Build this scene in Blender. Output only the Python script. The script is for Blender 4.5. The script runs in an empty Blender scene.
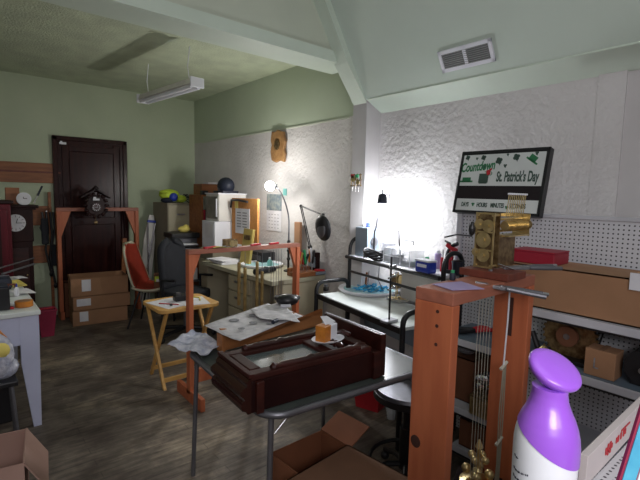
import bpy, bmesh, math, random
from mathutils import Vector, Matrix, Euler
random.seed(7)
C = bpy.context.scene.collection
PI = math.pi
def R(a): return math.radians(a)
# ---------------------------------------------------------------- camera
FPX = 444.0
yaw, pitch, roll = R(39.78), R(5.8), R(-1.27)
CAM = Vector((0, 0, 1.5))
fw = Vector((math.sin(yaw)*math.cos(pitch), math.cos(yaw)*math.cos(pitch), -math.sin(pitch)))
rt = Vector((math.cos(yaw), -math.sin(yaw), 0)); dn = -rt.cross(fw)
rx = math.cos(roll)*rt + math.sin(roll)*dn
dy = -math.sin(roll)*rt + math.cos(roll)*dn
cam = bpy.data.objects.new('camera', bpy.data.cameras.new('camera')); C.objects.link(cam)
cam.data.sensor_width = 36; cam.data.lens = FPX/640*36
mw = Matrix((( rx.x, -dy.x, -fw.x, CAM.x), (rx.y, -dy.y, -fw.y, CAM.y), (rx.z, -dy.z, -fw.z, CAM.z), (0,0,0,1)))
cam.matrix_world = mw
cam.data.clip_start = 0.02
bpy.context.scene.camera = cam
def P(px, py, x=None, y=None, z=None):
    v = rx*((px-320)/FPX) + dy*((py-240)/FPX) + fw
    if x is not None: t = x/v.x
    elif y is not None: t = y/v.y
    else: t = (z-CAM.z)/v.z
    return CAM + v*t
# ---------------------------------------------------------------- materials
def mat(name, c, rough=.6, metal=0, c2=None, scale=8, stretch=(1,1,1), bump=0, bscale=40, emit=None, estr=0, alpha=None, trans=0, detail=4, coat=0):
    m = bpy.data.materials.new(name); m.use_nodes = True
    nt = m.node_tree; n = nt.nodes; l = nt.links; b = n['Principled BSDF']
    b.inputs['Base Color'].default_value = (*c, 1); b.inputs['Roughness'].default_value = rough
    b.inputs['Metallic'].default_value = metal
    b.inputs['Coat Weight'].default_value = coat
    tc = n.new('ShaderNodeTexCoord'); mp = n.new('ShaderNodeMapping'); mp.inputs['Scale'].default_value = stretch
    l.new(tc.outputs['Object'], mp.inputs['Vector'])
    ns = n.new('ShaderNodeTexNoise'); ns.inputs['Scale'].default_value = scale; ns.inputs['Detail'].default_value = detail
    l.new(mp.outputs[0], ns.inputs['Vector'])
    cr = n.new('ShaderNodeValToRGB'); cr.color_ramp.elements[0].position = .35; cr.color_ramp.elements[1].position = .65
    if c2 is None: c2 = tuple(v*.82 for v in c)
    cr.color_ramp.elements[0].color = (*c2, 1); cr.color_ramp.elements[1].color = (*c, 1)
    l.new(ns.outputs['Fac'], cr.inputs[0]); l.new(cr.outputs[0], b.inputs['Base Color'])
    if bump:
        n2 = n.new('ShaderNodeTexNoise'); n2.inputs['Scale'].default_value = bscale; n2.inputs['Detail'].default_value = 5
        l.new(mp.outputs[0], n2.inputs['Vector'])
        bp = n.new('ShaderNodeBump'); bp.inputs['Strength'].default_value = bump; bp.inputs['Distance'].default_value = .02
        l.new(n2.outputs['Fac'], bp.inputs['Height']); l.new(bp.outputs[0], b.inputs['Normal'])
    if emit: b.inputs['Emission Color'].default_value = (*emit, 1); b.inputs['Emission Strength'].default_value = estr
    if trans: b.inputs['Transmission Weight'].default_value = trans
    if alpha is not None: b.inputs['Alpha'].default_value = alpha
    return m
def pegmat(name, c, hole, pitch_, r, ax='YZ'):
    m = mat(name, c, .55); nt = m.node_tree; n = nt.nodes; l = nt.links; b = n['Principled BSDF']
    tc = n.new('ShaderNodeTexCoord'); sp = n.new('ShaderNodeSeparateXYZ'); l.new(tc.outputs['Object'], sp.inputs[0])
    fr = []
    for a in ax:
        d = n.new('ShaderNodeMath'); d.operation = 'DIVIDE'; d.inputs[1].default_value = pitch_; l.new(sp.outputs[a], d.inputs[0])
        f = n.new('ShaderNodeMath'); f.operation = 'FRACT'; l.new(d.outputs[0], f.inputs[0])
        s = n.new('ShaderNodeMath'); s.operation = 'SUBTRACT'; s.inputs[1].default_value = .5; l.new(f.outputs[0], s.inputs[0])
        q = n.new('ShaderNodeMath'); q.operation = 'MULTIPLY'; l.new(s.outputs[0], q.inputs[0]); l.new(s.outputs[0], q.inputs[1]); fr.append(q)
    ad = n.new('ShaderNodeMath'); l.new(fr[0].outputs[0], ad.inputs[0]); l.new(fr[1].outputs[0], ad.inputs[1])
    lt = n.new('ShaderNodeMath'); lt.operation = 'LESS_THAN'; lt.inputs[1].default_value = r*r; l.new(ad.outputs[0], lt.inputs[0])
    mx = n.new('ShaderNodeMixRGB'); l.new(lt.outputs[0], mx.inputs[0]); mx.inputs[1].default_value = (*c, 1); mx.inputs[2].default_value = (*hole, 1)
    l.new(mx.outputs[0], b.inputs['Base Color'])
    return m
M = {}
M['green_wall'] = mat('green_wall', (.46,.52,.37), .7, c2=(.42,.48,.335), scale=2, bump=.1, bscale=30)
M['stucco'] = mat('stucco', (.62,.60,.59), .75, c2=(.55,.53,.52), scale=3, bump=.6, bscale=30)
M['plain_wall'] = mat('plain_wall', (.60,.58,.58), .75, scale=2)
M['ceiling_tex'] = mat('ceiling_tex', (.54,.60,.43), .85, c2=(.45,.50,.36), scale=5, bump=.5, bscale=60)
M['roof_panel'] = mat('roof_panel', (.54,.62,.54), .7, c2=(.50,.58,.50), scale=1.5)
M['header'] = mat('header', (.54,.58,.47), .7, c2=(.50,.54,.44), scale=2)
M['trim'] = mat('trim', (.58,.66,.56), .6, c2=(.54,.62,.52), scale=3)
M['door_wood'] = mat('door_wood', (.036,.008,.006), .30, c2=(.018,.004,.004), scale=4, stretch=(6,6,.6))
M['mahogany'] = mat('mahogany', (.045,.009,.006), .36, c2=(.02,.004,.003), scale=5, stretch=(1,6,6))
M['mahogany_dark'] = mat('mahogany_dark', (.024,.006,.005), .42, c2=(.012,.003,.003), scale=5)
M['redwood'] = mat('redwood', (.52,.150,.062), .5, c2=(.42,.110,.045), scale=6, stretch=(4,4,.5))
M['redwood_h'] = mat('redwood_h', (.40,.14,.085), .5, c2=(.29,.10,.06), scale=6, stretch=(.5,4,4))
M['redwood_dark'] = mat('redwood_dark', (.17,.04,.022), .55, c2=(.12,.028,.016), scale=6, stretch=(4,4,.5))
M['pine'] = mat('pine', (.62,.36,.11), .5, c2=(.50,.27,.075), scale=6, stretch=(1,5,5))
M['orange_wood'] = mat('orange_wood', (.30,.11,.035), .5, c2=(.2,.065,.02), scale=7, stretch=(.5,4,4))
M['cork'] = mat('cork', (.55,.25,.07), .8, c2=(.45,.19,.05), scale=40)
M['cardboard'] = mat('cardboard', (.36,.19,.10), .85, c2=(.31,.165,.085), scale=5)
M['cardboard_dark'] = mat('cardboard_dark', (.17,.065,.03), .85, c2=(.13,.05,.022), scale=5)
M['cardboard_box_red'] = mat('cardboard_box_red', (.24,.085,.035), .85, scale=5)
M['cardboard_red2'] = mat('cardboard_red2', (.22,.11,.06), .85, scale=5)
M['cardboard_in'] = mat('cardboard_in', (.26,.14,.075), .9, scale=5)
M['steel'] = mat('steel', (.42,.42,.45), .3, .9, scale=10)
M['bright_steel'] = mat('bright_steel', (.6,.6,.63), .25, 1, scale=20)
M['gray_metal'] = mat('gray_metal', (.20,.20,.22), .38, .7, scale=10)
M['vinyl'] = mat('vinyl', (.065,.078,.070), .33, c2=(.055,.066,.06), scale=15)
M['black'] = mat('black', (.012,.012,.014), .4, scale=10)
M['black_fabric'] = mat('black_fabric', (.016,.018,.024), .8, bump=.2, bscale=120)
M['brass'] = mat('brass', (.76,.60,.30), .3, .9, c2=(.55,.42,.19), scale=30)
M['brass_dark'] = mat('brass_dark', (.33,.24,.12), .4, .8, c2=(.14,.085,.04), scale=40)
M['white'] = mat('white', (.75,.76,.80), .5, c2=(.70,.71,.76), scale=4)
M['bench_white'] = mat('bench_white', (.50,.52,.66), .5, c2=(.45,.47,.60), scale=4)
M['bench_top'] = mat('bench_top', (.72,.76,.72), .4, c2=(.62,.66,.64), scale=6)
M['paper'] = mat('paper', (.72,.72,.74), .8, c2=(.62,.62,.66), scale=10)
M['news'] = mat('news', (.62,.60,.60), .85, c2=(.46,.45,.46), scale=28, detail=6)
M['ink'] = mat('ink', (.16,.16,.17), .8, c2=(.30,.30,.31), scale=60)
M['yellow'] = mat('yellow', (.80,.66,.16), .6, scale=8)
M['cloth'] = mat('cloth', (.62,.62,.68), .9, c2=(.34,.36,.46), scale=22, stretch=(1,1,1), bump=.5, bscale=50)
M['beige'] = mat('beige', (.42,.38,.26), .5, c2=(.38,.34,.235), scale=3)
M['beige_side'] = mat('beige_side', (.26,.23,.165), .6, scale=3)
M['desk_top'] = mat('desk_top', (.40,.38,.27), .5, c2=(.33,.31,.22), scale=8)
M['red'] = mat('red', (.55,.02,.03), .5, c2=(.45,.015,.025), scale=6)
M['chair_red'] = mat('chair_red', (.36,.035,.015), .7, c2=(.30,.028,.012), scale=12)
M['shell_rim'] = mat('shell_rim', (.50,.47,.34), .5, scale=6)
M['magenta'] = mat('magenta', (.30,.02,.06), .5, scale=6)
M['maroon'] = mat('maroon', (.095,.010,.016), .3, c2=(.06,.006,.01), scale=4, stretch=(4,4,.5))
M['blue'] = mat('blue', (.02,.05,.40), .4, scale=8)
M['navy'] = mat('navy', (.012,.017,.035), .6, scale=8)
M['teal'] = mat('teal', (.20,.55,.52), .5, scale=8)
M['glass_blue'] = mat('glass_blue', (.33,.58,.62), .2, c2=(.5,.72,.74), scale=8)
M['cyan_bits'] = mat('cyan_bits', (.02,.42,.68), .4, c2=(.01,.2,.45), scale=40)
M['grayblue'] = mat('grayblue', (.22,.27,.32), .5, c2=(.19,.235,.28), scale=6)
M['lime'] = mat('lime', (.52,.68,.05), .7, scale=20)
M['green'] = mat('green', (.02,.32,.12), .5, scale=10)
M['purple'] = mat('purple', (.34,.115,.70), .30, c2=(.33,.105,.67), scale=3, coat=.3)
M['lav'] = mat('lav', (.40,.32,.55), .7, c2=(.36,.29,.5), scale=6)
M['bottle_white'] = mat('bottle_white', (.80,.83,.86), .35, c2=(.78,.81,.85), scale=4)
M['clear'] = mat('clear', (.80,.84,.86), .15, alpha=.35, scale=10)
M['glass'] = mat('glass', (.13,.16,.16), .12, alpha=.8, scale=3)
M['plastic_bag'] = mat('plastic_bag', (.42,.42,.46), .2, alpha=.35, scale=12, bump=.8, bscale=25)
M['shelf_white'] = mat('shelf_white', (.55,.56,.60), .4, scale=4)
M['shelf_blue'] = mat('shelf_blue', (.14,.19,.24), .4, scale=4)
M['display'] = mat('display', (.012,.006,.01), .35, scale=3)
M['sign_white'] = mat('sign_white', (.70,.74,.72), .4, scale=3)
M['sign_green'] = mat('sign_green', (.03,.20,.08), .5, scale=8)
M['sign_dark'] = mat('sign_dark', (.05,.09,.07), .5, scale=8)
M['bulb'] = mat('bulb', (1,1,1), .3, emit=(1,.98,.94), estr=40)
M['bulb_cool'] = mat('bulb_cool', (1,1,1), .3, emit=(.93,.95,1), estr=60)
M['tube'] = mat('tube', (.70,.68,.64), .4, scale=3)
M['photo'] = mat('photo', (.12,.17,.22), .4, c2=(.30,.33,.30), scale=25)
M['cyan_flat'] = mat('cyan_flat', (.10,.45,.62), .4, c2=(.05,.3,.5), scale=30)
M['carton_white'] = mat('carton_white', (.62,.56,.55), .6, c2=(.56,.5,.49), scale=4)
M['pegtop'] = pegmat('pegtop', (.55,.55,.57), (.04,.04,.05), .0127, .2, 'XY')
M['dark_hole'] = mat('dark_hole', (.006,.006,.007), .9)
M['vent_dark'] = mat('vent_dark', (.10,.10,.10), .7, scale=10)
M['louvre'] = mat('louvre', (.22,.23,.22), .6, scale=10)
M['plaque'] = mat('plaque', (.34,.19,.075), .5, c2=(.22,.11,.04), scale=25)
M['near_wall'] = mat('near_wall', (.58,.56,.555), .75, c2=(.54,.52,.515), scale=3)
M['frame_wood'] = mat('frame_wood', (.05,.011,.008), .6, c2=(.025,.006,.004), scale=5)
M['box_pink'] = mat('box_pink', (.40,.25,.20), .85, c2=(.35,.21,.165), scale=4)
M['moulding'] = mat('moulding', (.03,.007,.005), .2, scale=5)
M['oven_gray'] = mat('oven_gray', (.26,.25,.21), .4, c2=(.16,.15,.13), scale=14)
M['string_dark'] = mat('string_dark', (.30,.27,.20), .8, scale=30)
M['green_pale'] = mat('green_pale', (.50,.57,.44), .7, c2=(.46,.53,.40), scale=2)
M['weight_brass'] = mat('weight_brass', (.50,.36,.15), .35, .8, c2=(.36,.25,.1), scale=20)
M['board_orange'] = mat('board_orange', (.40,.165,.055), .5, c2=(.31,.12,.04), scale=7, stretch=(.5,4,4))
M['mustard'] = mat('mustard', (.48,.36,.10), .6, scale=8)
for k_ in ('door_wood','mahogany_dark','maroon','frame_wood'): M[k_].node_tree.nodes['Principled BSDF'].inputs['Specular IOR Level'].default_value = .22
M['string'] = mat('string', (.50,.47,.38), .8, scale=30)
M['hole_brown'] = mat('hole_brown', (.06,.02,.012), .9)
M['skin_orange'] = mat('amber', (.60,.22,.03), .4, c2=(.45,.15,.02), scale=25)
M['red_case'] = mat('red_case', (.30,.008,.025), .5, c2=(.30,.01,.03), scale=5)
M['pegboard'] = pegmat('pegboard', (.60,.61,.64), (.04,.04,.05), .0215, .19)
M['pegshade'] = pegmat('pegshade', (.36,.39,.45), (.03,.03,.04), .0254, .17)
# floor: worn wood strips
def floor_mat():
    m = mat('floor_wood', (.1,.09,.08), .55); nt = m.node_tree; n = nt.nodes; l = nt.links; b = n['Principled BSDF']
    tc = n.new('ShaderNodeTexCoord'); mp = n.new('ShaderNodeMapping'); mp.inputs['Rotation'].default_value = (0,0,0)
    l.new(tc.outputs['Object'], mp.inputs[0])
    br = n.new('ShaderNodeTexBrick'); br.inputs['Scale'].default_value = 1; br.inputs['Brick Width'].default_value = 1.1; br.inputs['Row Height'].default_value = .07
    br.inputs['Mortar Size'].default_value = .003; br.inputs['Color1'].default_value = (.72,.72,.72,1); br.inputs['Color2'].default_value = (1,1,1,1); br.inputs['Mortar'].default_value = (.35,.35,.35,1)
    l.new(mp.outputs[0], br.inputs['Vector'])
    n1 = n.new('ShaderNodeTexNoise'); n1.inputs['Scale'].default_value = 1.3; n1.inputs['Detail'].default_value = 8; n1.inputs['Roughness'].default_value = .68
    l.new(tc.outputs['Object'], n1.inputs['Vector'])
    cr = n.new('ShaderNodeValToRGB'); e = cr.color_ramp.elements
    e[0].position = .38; e[0].color = (.08,.062,.052,1); e[1].position = .66; e[1].color = (.44,.37,.28,1)
    k = e.new(.52); k.color = (.18,.152,.125,1)
    l.new(n1.outputs['Fac'], cr.inputs[0])
    n2 = n.new('ShaderNodeTexNoise'); n2.inputs['Scale'].default_value = 14; n2.inputs['Detail'].default_value = 6
    m2 = n.new('ShaderNodeMapping'); m2.inputs['Scale'].default_value = (.5,2.5,1); l.new(tc.outputs['Object'], m2.inputs[0]); l.new(m2.outputs[0], n2.inputs['Vector'])
    c2 = n.new('ShaderNodeValToRGB'); c2.color_ramp.elements[0].position = .3; c2.color_ramp.elements[0].color = (.55,.53,.52,1); c2.color_ramp.elements[1].position = .7; c2.color_ramp.elements[1].color = (1.25,1.22,1.18,1)
    l.new(n2.outputs['Fac'], c2.inputs[0])
    x1 = n.new('ShaderNodeMixRGB'); x1.blend_type = 'MULTIPLY'; x1.inputs[0].default_value = .55; l.new(cr.outputs[0], x1.inputs[1]); l.new(br.outputs['Color'], x1.inputs[2])
    x2 = n.new('ShaderNodeMixRGB'); x2.blend_type = 'MULTIPLY'; x2.inputs[0].default_value = 1; l.new(x1.outputs[0], x2.inputs[1]); l.new(c2.outputs[0], x2.inputs[2])
    l.new(x2.outputs[0], b.inputs['Base Color'])
    return m
M['floor'] = floor_mat()
# ---------------------------------------------------------------- mesh builder
class MB:
    def __init__(s): s.bm = bmesh.new()
    def box(s, c, d, rot=None, bev=0):
        r = bmesh.ops.create_cube(s.bm, size=1); vs = r['verts']
        bmesh.ops.scale(s.bm, vec=Vector(d), verts=vs)
        if bev:
            es = list({e for v in vs for e in v.link_edges})
            q = bmesh.ops.bevel(s.bm, geom=es, offset=bev, segments=2, affect='EDGES', profile=.5)
            vs = list({v for f in q['faces'] for v in f.verts} | {v for v in vs if v.is_valid})
        if rot: bmesh.ops.rotate(s.bm, cent=(0,0,0), matrix=Euler(rot).to_matrix(), verts=vs)
        bmesh.ops.translate(s.bm, vec=Vector(c), verts=vs); return s
    def rod(s, a, b, r0, r1=None, seg=12):
        a = Vector(a); b = Vector(b); r1 = r0 if r1 is None else r1; d = b-a
        r = bmesh.ops.create_cone(s.bm, cap_ends=True, segments=seg, radius1=r0, radius2=r1, depth=d.length)
        q = d.to_track_quat('Z','Y').to_matrix().to_4x4(); q.translation = (a+b)/2
        bmesh.ops.transform(s.bm, matrix=q, verts=r['verts']); return s
    def ball(s, c, r, sc=(1,1,1), seg=16, rot=None):
        q = bmesh.ops.create_uvsphere(s.bm, u_segments=seg, v_segments=max(6,seg//2), radius=r)
        bmesh.ops.scale(s.bm, vec=Vector(sc), verts=q['verts'])
        if rot: bmesh.ops.rotate(s.bm, cent=(0,0,0), matrix=Euler(rot).to_matrix(), verts=q['verts'])
        bmesh.ops.translate(s.bm, vec=Vector(c), verts=q['verts']); return s
    def tube(s, pts, r, seg=8, closed=False):
        pts = [Vector(p) for p in pts]; n = len(pts); rings = []
        up = None
        for i, p in enumerate(pts):
            if closed: t = pts[(i+1)%n]-pts[i-1]
            else: t = pts[min(i+1,n-1)]-pts[max(i-1,0)]
            t.normalize()
            if up is None:
                up = Vector((0,0,1)) if abs(t.z) < .9 else Vector((1,0,0))
            u = (up - t*up.dot(t)).normalized(); up = u; w = t.cross(u)
            rr = r(i/(n-1)) if callable(r) else r
            rings.append([s.bm.verts.new(p + (u*math.cos(2*PI*k/seg)+w*math.sin(2*PI*k/seg))*rr) for k in range(seg)])
        for i in range(n if closed else n-1):
            A, B = rings[i], rings[(i+1)%n]
            for k in range(seg): s.bm.faces.new((A[k],A[(k+1)%seg],B[(k+1)%seg],B[k]))
        if not closed: s.bm.faces.new(rings[0][::-1]); s.bm.faces.new(rings[-1])
        return s
    def lathe(s, prof, c=(0,0,0), seg=24, rot=None, sc=(1,1,1)):
        rings = []; new = []
        for (r, z) in prof:
            ring = [s.bm.verts.new((max(r,1e-4)*math.cos(2*PI*k/seg)*sc[0], max(r,1e-4)*math.sin(2*PI*k/seg)*sc[1], z*sc[2])) for k in range(seg)]
            rings.append(ring); new += ring
        for A, B in zip(rings, rings[1:]):
            for k in range(seg): s.bm.faces.new((A[k],A[(k+1)%seg],B[(k+1)%seg],B[k]))
        s.bm.faces.new(rings[0][::-1]); s.bm.faces.new(rings[-1])
        if rot: bmesh.ops.rotate(s.bm, cent=(0,0,0), matrix=Euler(rot).to_matrix(), verts=new)
        bmesh.ops.translate(s.bm, vec=Vector(c), verts=new); return s
    def prism(s, poly, h, c=(0,0,0), rot=None):        # polygon in XY, extruded along Z by h
        a = [s.bm.verts.new((p[0],p[1],0)) for p in poly]; b = [s.bm.verts.new((p[0],p[1],h)) for p in poly]
        s.bm.faces.new(a[::-1]); s.bm.faces.new(b); n = len(poly)
        for i in range(n): s.bm.faces.new((a[i],a[(i+1)%n],b[(i+1)%n],b[i]))
        if rot: bmesh.ops.rotate(s.bm, cent=(0,0,0), matrix=Euler(rot).to_matrix(), verts=a+b)
        bmesh.ops.translate(s.bm, vec=Vector(c), verts=a+b); return s
    def grid(s, nx, ny, fn):
        vs = [[s.bm.verts.new(fn(i/nx, j/ny)) for j in range(ny+1)] for i in range(nx+1)]
        for i in range(nx):
            for j in range(ny): s.bm.faces.new((vs[i][j],vs[i+1][j],vs[i+1][j+1],vs[i][j+1]))
        return s
    def quad(s, *p):
        s.bm.faces.new([s.bm.verts.new(Vector(q)) for q in p]); return s
    def build(s, name, m, parent=None, smooth=False, loc=None, rz=0, bev=0, solid=0, sub=0, rot=None):
        bmesh.ops.recalc_face_normals(s.bm, faces=s.bm.faces[:])
        if smooth:
            for f in s.bm.faces: f.smooth = True
            for e in s.bm.edges:
                if len(e.link_faces) == 2 and e.calc_face_angle(0) > R(40): e.smooth = False
        me = bpy.data.meshes.new(name); s.bm.to_mesh(me); s.bm.free()
        o = bpy.data.objects.new(name, me); C.objects.link(o)
        me.materials.append(M[m] if isinstance(m, str) else m)
        if parent is not None: o.parent = parent
        if loc is not None: o.location = loc
        if rz: o.rotation_euler.z = rz
        if rot: o.rotation_euler = rot
        if solid: k = o.modifiers.new('s','SOLIDIFY'); k.thickness = solid; k.offset = 0
        if bev: k = o.modifiers.new('b','BEVEL'); k.width = bev; k.segments = 2; k.limit_method = 'ANGLE'
        if sub: k = o.modifiers.new('u','SUBSURF'); k.levels = sub; k.render_levels = sub
        return o
def tag(o, label=None, cat=None, group=None, kind=None):
    if label: o['label'] = label
    if cat: o['category'] = cat
    if group: o['group'] = group
    if kind: o['kind'] = kind
    return o
def thing(name, loc, label, cat, rz=0, group=None, rot=None):
    o = bpy.data.objects.new(name, None); C.objects.link(o); o.location = loc; o.empty_display_size = .05
    o.rotation_euler = rot if rot else (0,0,rz)
    return tag(o, label, cat, group)
def copy_tree(o, parent=None):
    c = o.copy(); C.objects.link(c)
    if parent is not None: c.parent = parent
    for ch in [k for k in bpy.data.objects if k.parent == o]: copy_tree(ch, c)
    return c
def text(s, name, m, parent, loc, rot, size, ext=.0008, w=None, shear=0, bold=0):
    cu = bpy.data.curves.new(name, 'FONT'); cu.body = s; cu.size = size; cu.extrude = ext; cu.shear = shear; cu.offset = bold
    cu.align_x = 'CENTER'; cu.align_y = 'CENTER'; cu.materials.append(M[m])
    o = bpy.data.objects.new(name, cu); C.objects.link(o); o.parent = parent; o.location = loc; o.rotation_euler = rot
    dg = bpy.context.evaluated_depsgraph_get(); dg.update()
    me = bpy.data.meshes.new_from_object(o.evaluated_get(dg)); me.name = name
    q = bpy.data.objects.new(name, me); C.objects.link(q); q.parent = parent; q.location = loc; q.rotation_euler = rot
    if w: q.scale = (w,1,1)
    bpy.data.objects.remove(o); bpy.data.curves.remove(cu)
    return q
def struct(mb, name, m, **k): return tag(mb.build(name, m, **k), kind='structure')
def arc(a, b, c, n=8):   # rounded corner a->b->c as quadratic curve
    a,b,c = Vector(a),Vector(b),Vector(c)
    return [a*(1-t)**2 + b*2*t*(1-t) + c*t*t for t in [i/n for i in range(n+1)]]
def rrect(w, d, r, n=6):
    p = []
    for cx, cy, a0 in ((w/2-r,d/2-r,0),(-w/2+r,d/2-r,90),(-w/2+r,-d/2+r,180),(w/2-r,-d/2+r,270)):
        for i in range(n+1):
            a = R(a0+90*i/n); p.append((cx+r*math.cos(a), cy+r*math.sin(a)))
    return p
# ================================================================ SETTING
WX, FY = 2.67, 6.0
struct(MB().box((.335,2,-.05),(4.87,8.2,.1)), 'floor', 'floor')
struct(MB().box((.3,FY+.05,1.4),(5,.1,2.9)), 'wall_far', 'green_wall')
struct(MB().box((WX+.05,4.4,1.09),(.1,3.3,2.17)), 'wall_right', 'stucco')
struct(MB().box((WX+.05,4.4,2.5),(.1,3.3,.65)), 'wall_right_upper', 'green_pale')
struct(MB().box((WX+.05,1.84,1.2),(.1,1.82,2.4)), 'wall_right_front', 'stucco')
struct(MB().box((WX+.05,-.58,1.2),(.1,3.02,2.4)), 'wall_right_near', 'near_wall')
struct(MB().box((-2.05,2,1.8),(.1,8.2,3.6)), 'wall_left', 'plain_wall')
struct(MB().box((.3,-2.05,1.8),(5,.1,3.6)), 'wall_back', 'plain_wall')
struct(MB().box((.3,4.4,2.8),(4.8,3.3,.1)), 'ceiling', 'ceiling_tex')
# sloping roof plane of the front room, rising away from the right wall
sl = R(58); ex, ez = 2.51, 2.235; tx = ex-(3.6-ez)/math.tan(sl)
struct(MB().prism([(ex,ez),(tx,3.6),(tx+.1,3.66),(ex+.2,ez)], 4.7, c=(0,2.65,0), rot=(PI/2,0,0)), 'ceiling_slope', 'roof_panel')
struct(MB().box(((tx-2)/2,.3,3.65),(tx+2.2,4.8,.1)), 'ceiling_front', 'roof_panel')
# sloping trim board between wall and roof
struct(MB().prism([(2.50,2.235),(2.505,2.25),(2.69,2.25),(2.69,2.16),(2.67,2.155)], 4.48, c=(0,2.48,0), rot=(PI/2,0,0)), 'trim_right', 'trim')
# header wall, beam underside, rafter, column
def roofx(z): return ex-(z-ez)/math.tan(sl)
struct(MB().prism([(-2,2.5),(roofx(2.5)+.03,2.5),(tx+.03,3.6),(-2,3.6)], .25, c=(0,2.85,0), rot=(PI/2,0,0)), 'wall_header', 'header')
struct(MB().prism([(-2,2.49),(2.47,2.49),(2.42,2.57),(-2,2.57)], .27, c=(0,2.86,0), rot=(PI/2,0,0)), 'trim_header', 'trim')
def rl(z,o): return (roofx(z)-o*math.sin(sl), z-o*math.cos(sl))
struct(MB().prism([(ex+.14,ez-.02),(ex,ez-.02),rl(2.5,.05),rl(3.55,.05),(tx+.06,3.58),(ex+.14,ez+.1)], .14, c=(0,2.63,0), rot=(PI/2,0,0)), 'trim_rafter', 'trim')
struct(MB().box((2.595,2.56,1.13),(.17,.15,2.26)), 'trim_column', 'plain_wall')
struct(MB().box((2.667,.865,1.08),(.02,.13,2.16)), 'trim_pilaster', 'stucco')
struct(MB().box((WX-.004,4.3,2.165),(.01,2.9,.012)), 'trim_seam', 'header')
struct(MB().box((.2,5.99,.05),(1.4,.02,.1)), 'baseboard_far', 'green_wall')
# door
dr = struct(MB().box((1.34,5.985,1.05),(.82,.03,2.12)), 'door_1', 'door_wood')
d = MB()
for x in (.955,1.725): d.box((x,5.965,1.05),(.05,.03,2.12),bev=.006)
d.box((1.34,5.965,2.09),(.82,.03,.05),bev=.006); d.build('door_frame','door_wood',dr)
d = MB()
for x in (1.06,1.62): d.box((x,5.963,1.05),(.07,.02,2.0),bev=.005); d.box((x+.05,5.958,1.05),(.012,.02,1.95))
d.box((1.34,5.963,1.98),(.5,.02,.07),bev=.005); d.box((1.34,5.963,1.12),(.5,.02,.09),bev=.005); d.build('door_panel','door_wood',dr)
MB().box((1.035,5.945,2.03),(.07,.012,.025)).box((1.02,5.943,2.047),(.02,.012,.015)).build('sticker','white',dr)
# wall boards
b = thing('wooden_plank', P(15,172,y=5.985), 'rough reddish wooden plank mounted high on the green wall left of the door', 'plank')
MB().box((0,0,0),(.88,.025,.225),bev=.004).build('board','orange_wood',b)
MB().box((0,-.016,.01),(.88,.008,.02)).build('groove','redwood_dark',b)
for i,(px0,px1,py0,py1,lb) in enumerate(((30,52,206,225,'short orange wooden board on the green wall beside the clock top'),(30,52,246,262,'short orange wooden board low on the green wall behind the hanging cords'))):
    a = P(px0,py0,y=5.98); c = P(px1,py1,y=5.98)
    tag(MB().box((a+c)/2,(abs(c.x-a.x),.03,abs(a.z-c.z)),bev=.003).build('wooden_board','orange_wood'), lb, 'board')
a = P(49,192,y=5.96); tag(MB().box((a.x,5.96,.75),(.03,.03,a.z*2-1.5),bev=.003).build('wooden_stick','orange_wood'), 'thin upright wooden stick standing against the wall just left of the dark door', 'stick')
# hanging cords
k = thing('hanging_strap', P(46,212,y=5.92), 'black straps and cords hanging on the wall between the clock and the door', 'strap')
w = MB()
for dx, l in ((-.04,.30),(0,.72),(.04,.86),(.07,.6)):
    w.tube([(dx,0,0),(dx+.01,-.01,-l*.3),(dx-.02,0,-l*.6),(dx+.03,0,-l)], .012, 6); w.ball((dx+.03,0,-l),.022,(1,1,1.6),8)
w.build('cord','black',k,smooth=True)
w = MB().box((-.02,-.01,-.22),(.07,.03,.3),bev=.01).box((.06,-.01,-.5),(.05,.03,.25),bev=.01); w.build('webbing','black_fabric',k)
MB().rod((0,.08,0),(0,-.03,.01),.008).build('hook','bright_steel',k)
# ceiling vent on the slope
vc = P(466,56, x=2.36)
best=None
for i in range(400):
    x=1.8+i*.0018; p=P(466,56,x=x)
    if best is None or abs(p.x-roofx(p.z))<best[0]: best=(abs(p.x-roofx(p.z)),p)
vc = best[1]
v = thing('air_vent', vc+Vector((-.006,0,-.004)), 'white double louvred air vent set in the sloping ceiling', 'vent', rot=(0,PI+ -PI/2+ (PI/2-sl)+PI/2-0,0))
v.rotation_euler = Matrix((Vector((math.cos(sl),0,-math.sin(sl))), Vector((0,1,0)), Vector((-math.sin(sl),0,-math.cos(sl))))).transposed().to_euler()
# local x: down slope, y: along wall, z: into room
fr = MB(); W2,H2 = .36,.135
for sx in (-1,1): fr.box((sx*(H2/2-.012),0,0),(.024,W2,.012),bev=.003)
for sy in (-1,0,1): fr.box((0,sy*(W2/2-.012),0),(H2,.024,.012),bev=.003)
fr.build('vent_frame','white',v)
MB().box((0,0,-.002),(H2-.02,W2-.02,.004)).build('vent_backing','vent_dark',v)
g = MB()
for i in range(8): g.box((-H2/2+.026+i*.0118,0,.004),(.006,W2-.05,.004),rot=(0,.4,0))
g.build('louvres','louvre',v)
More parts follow.
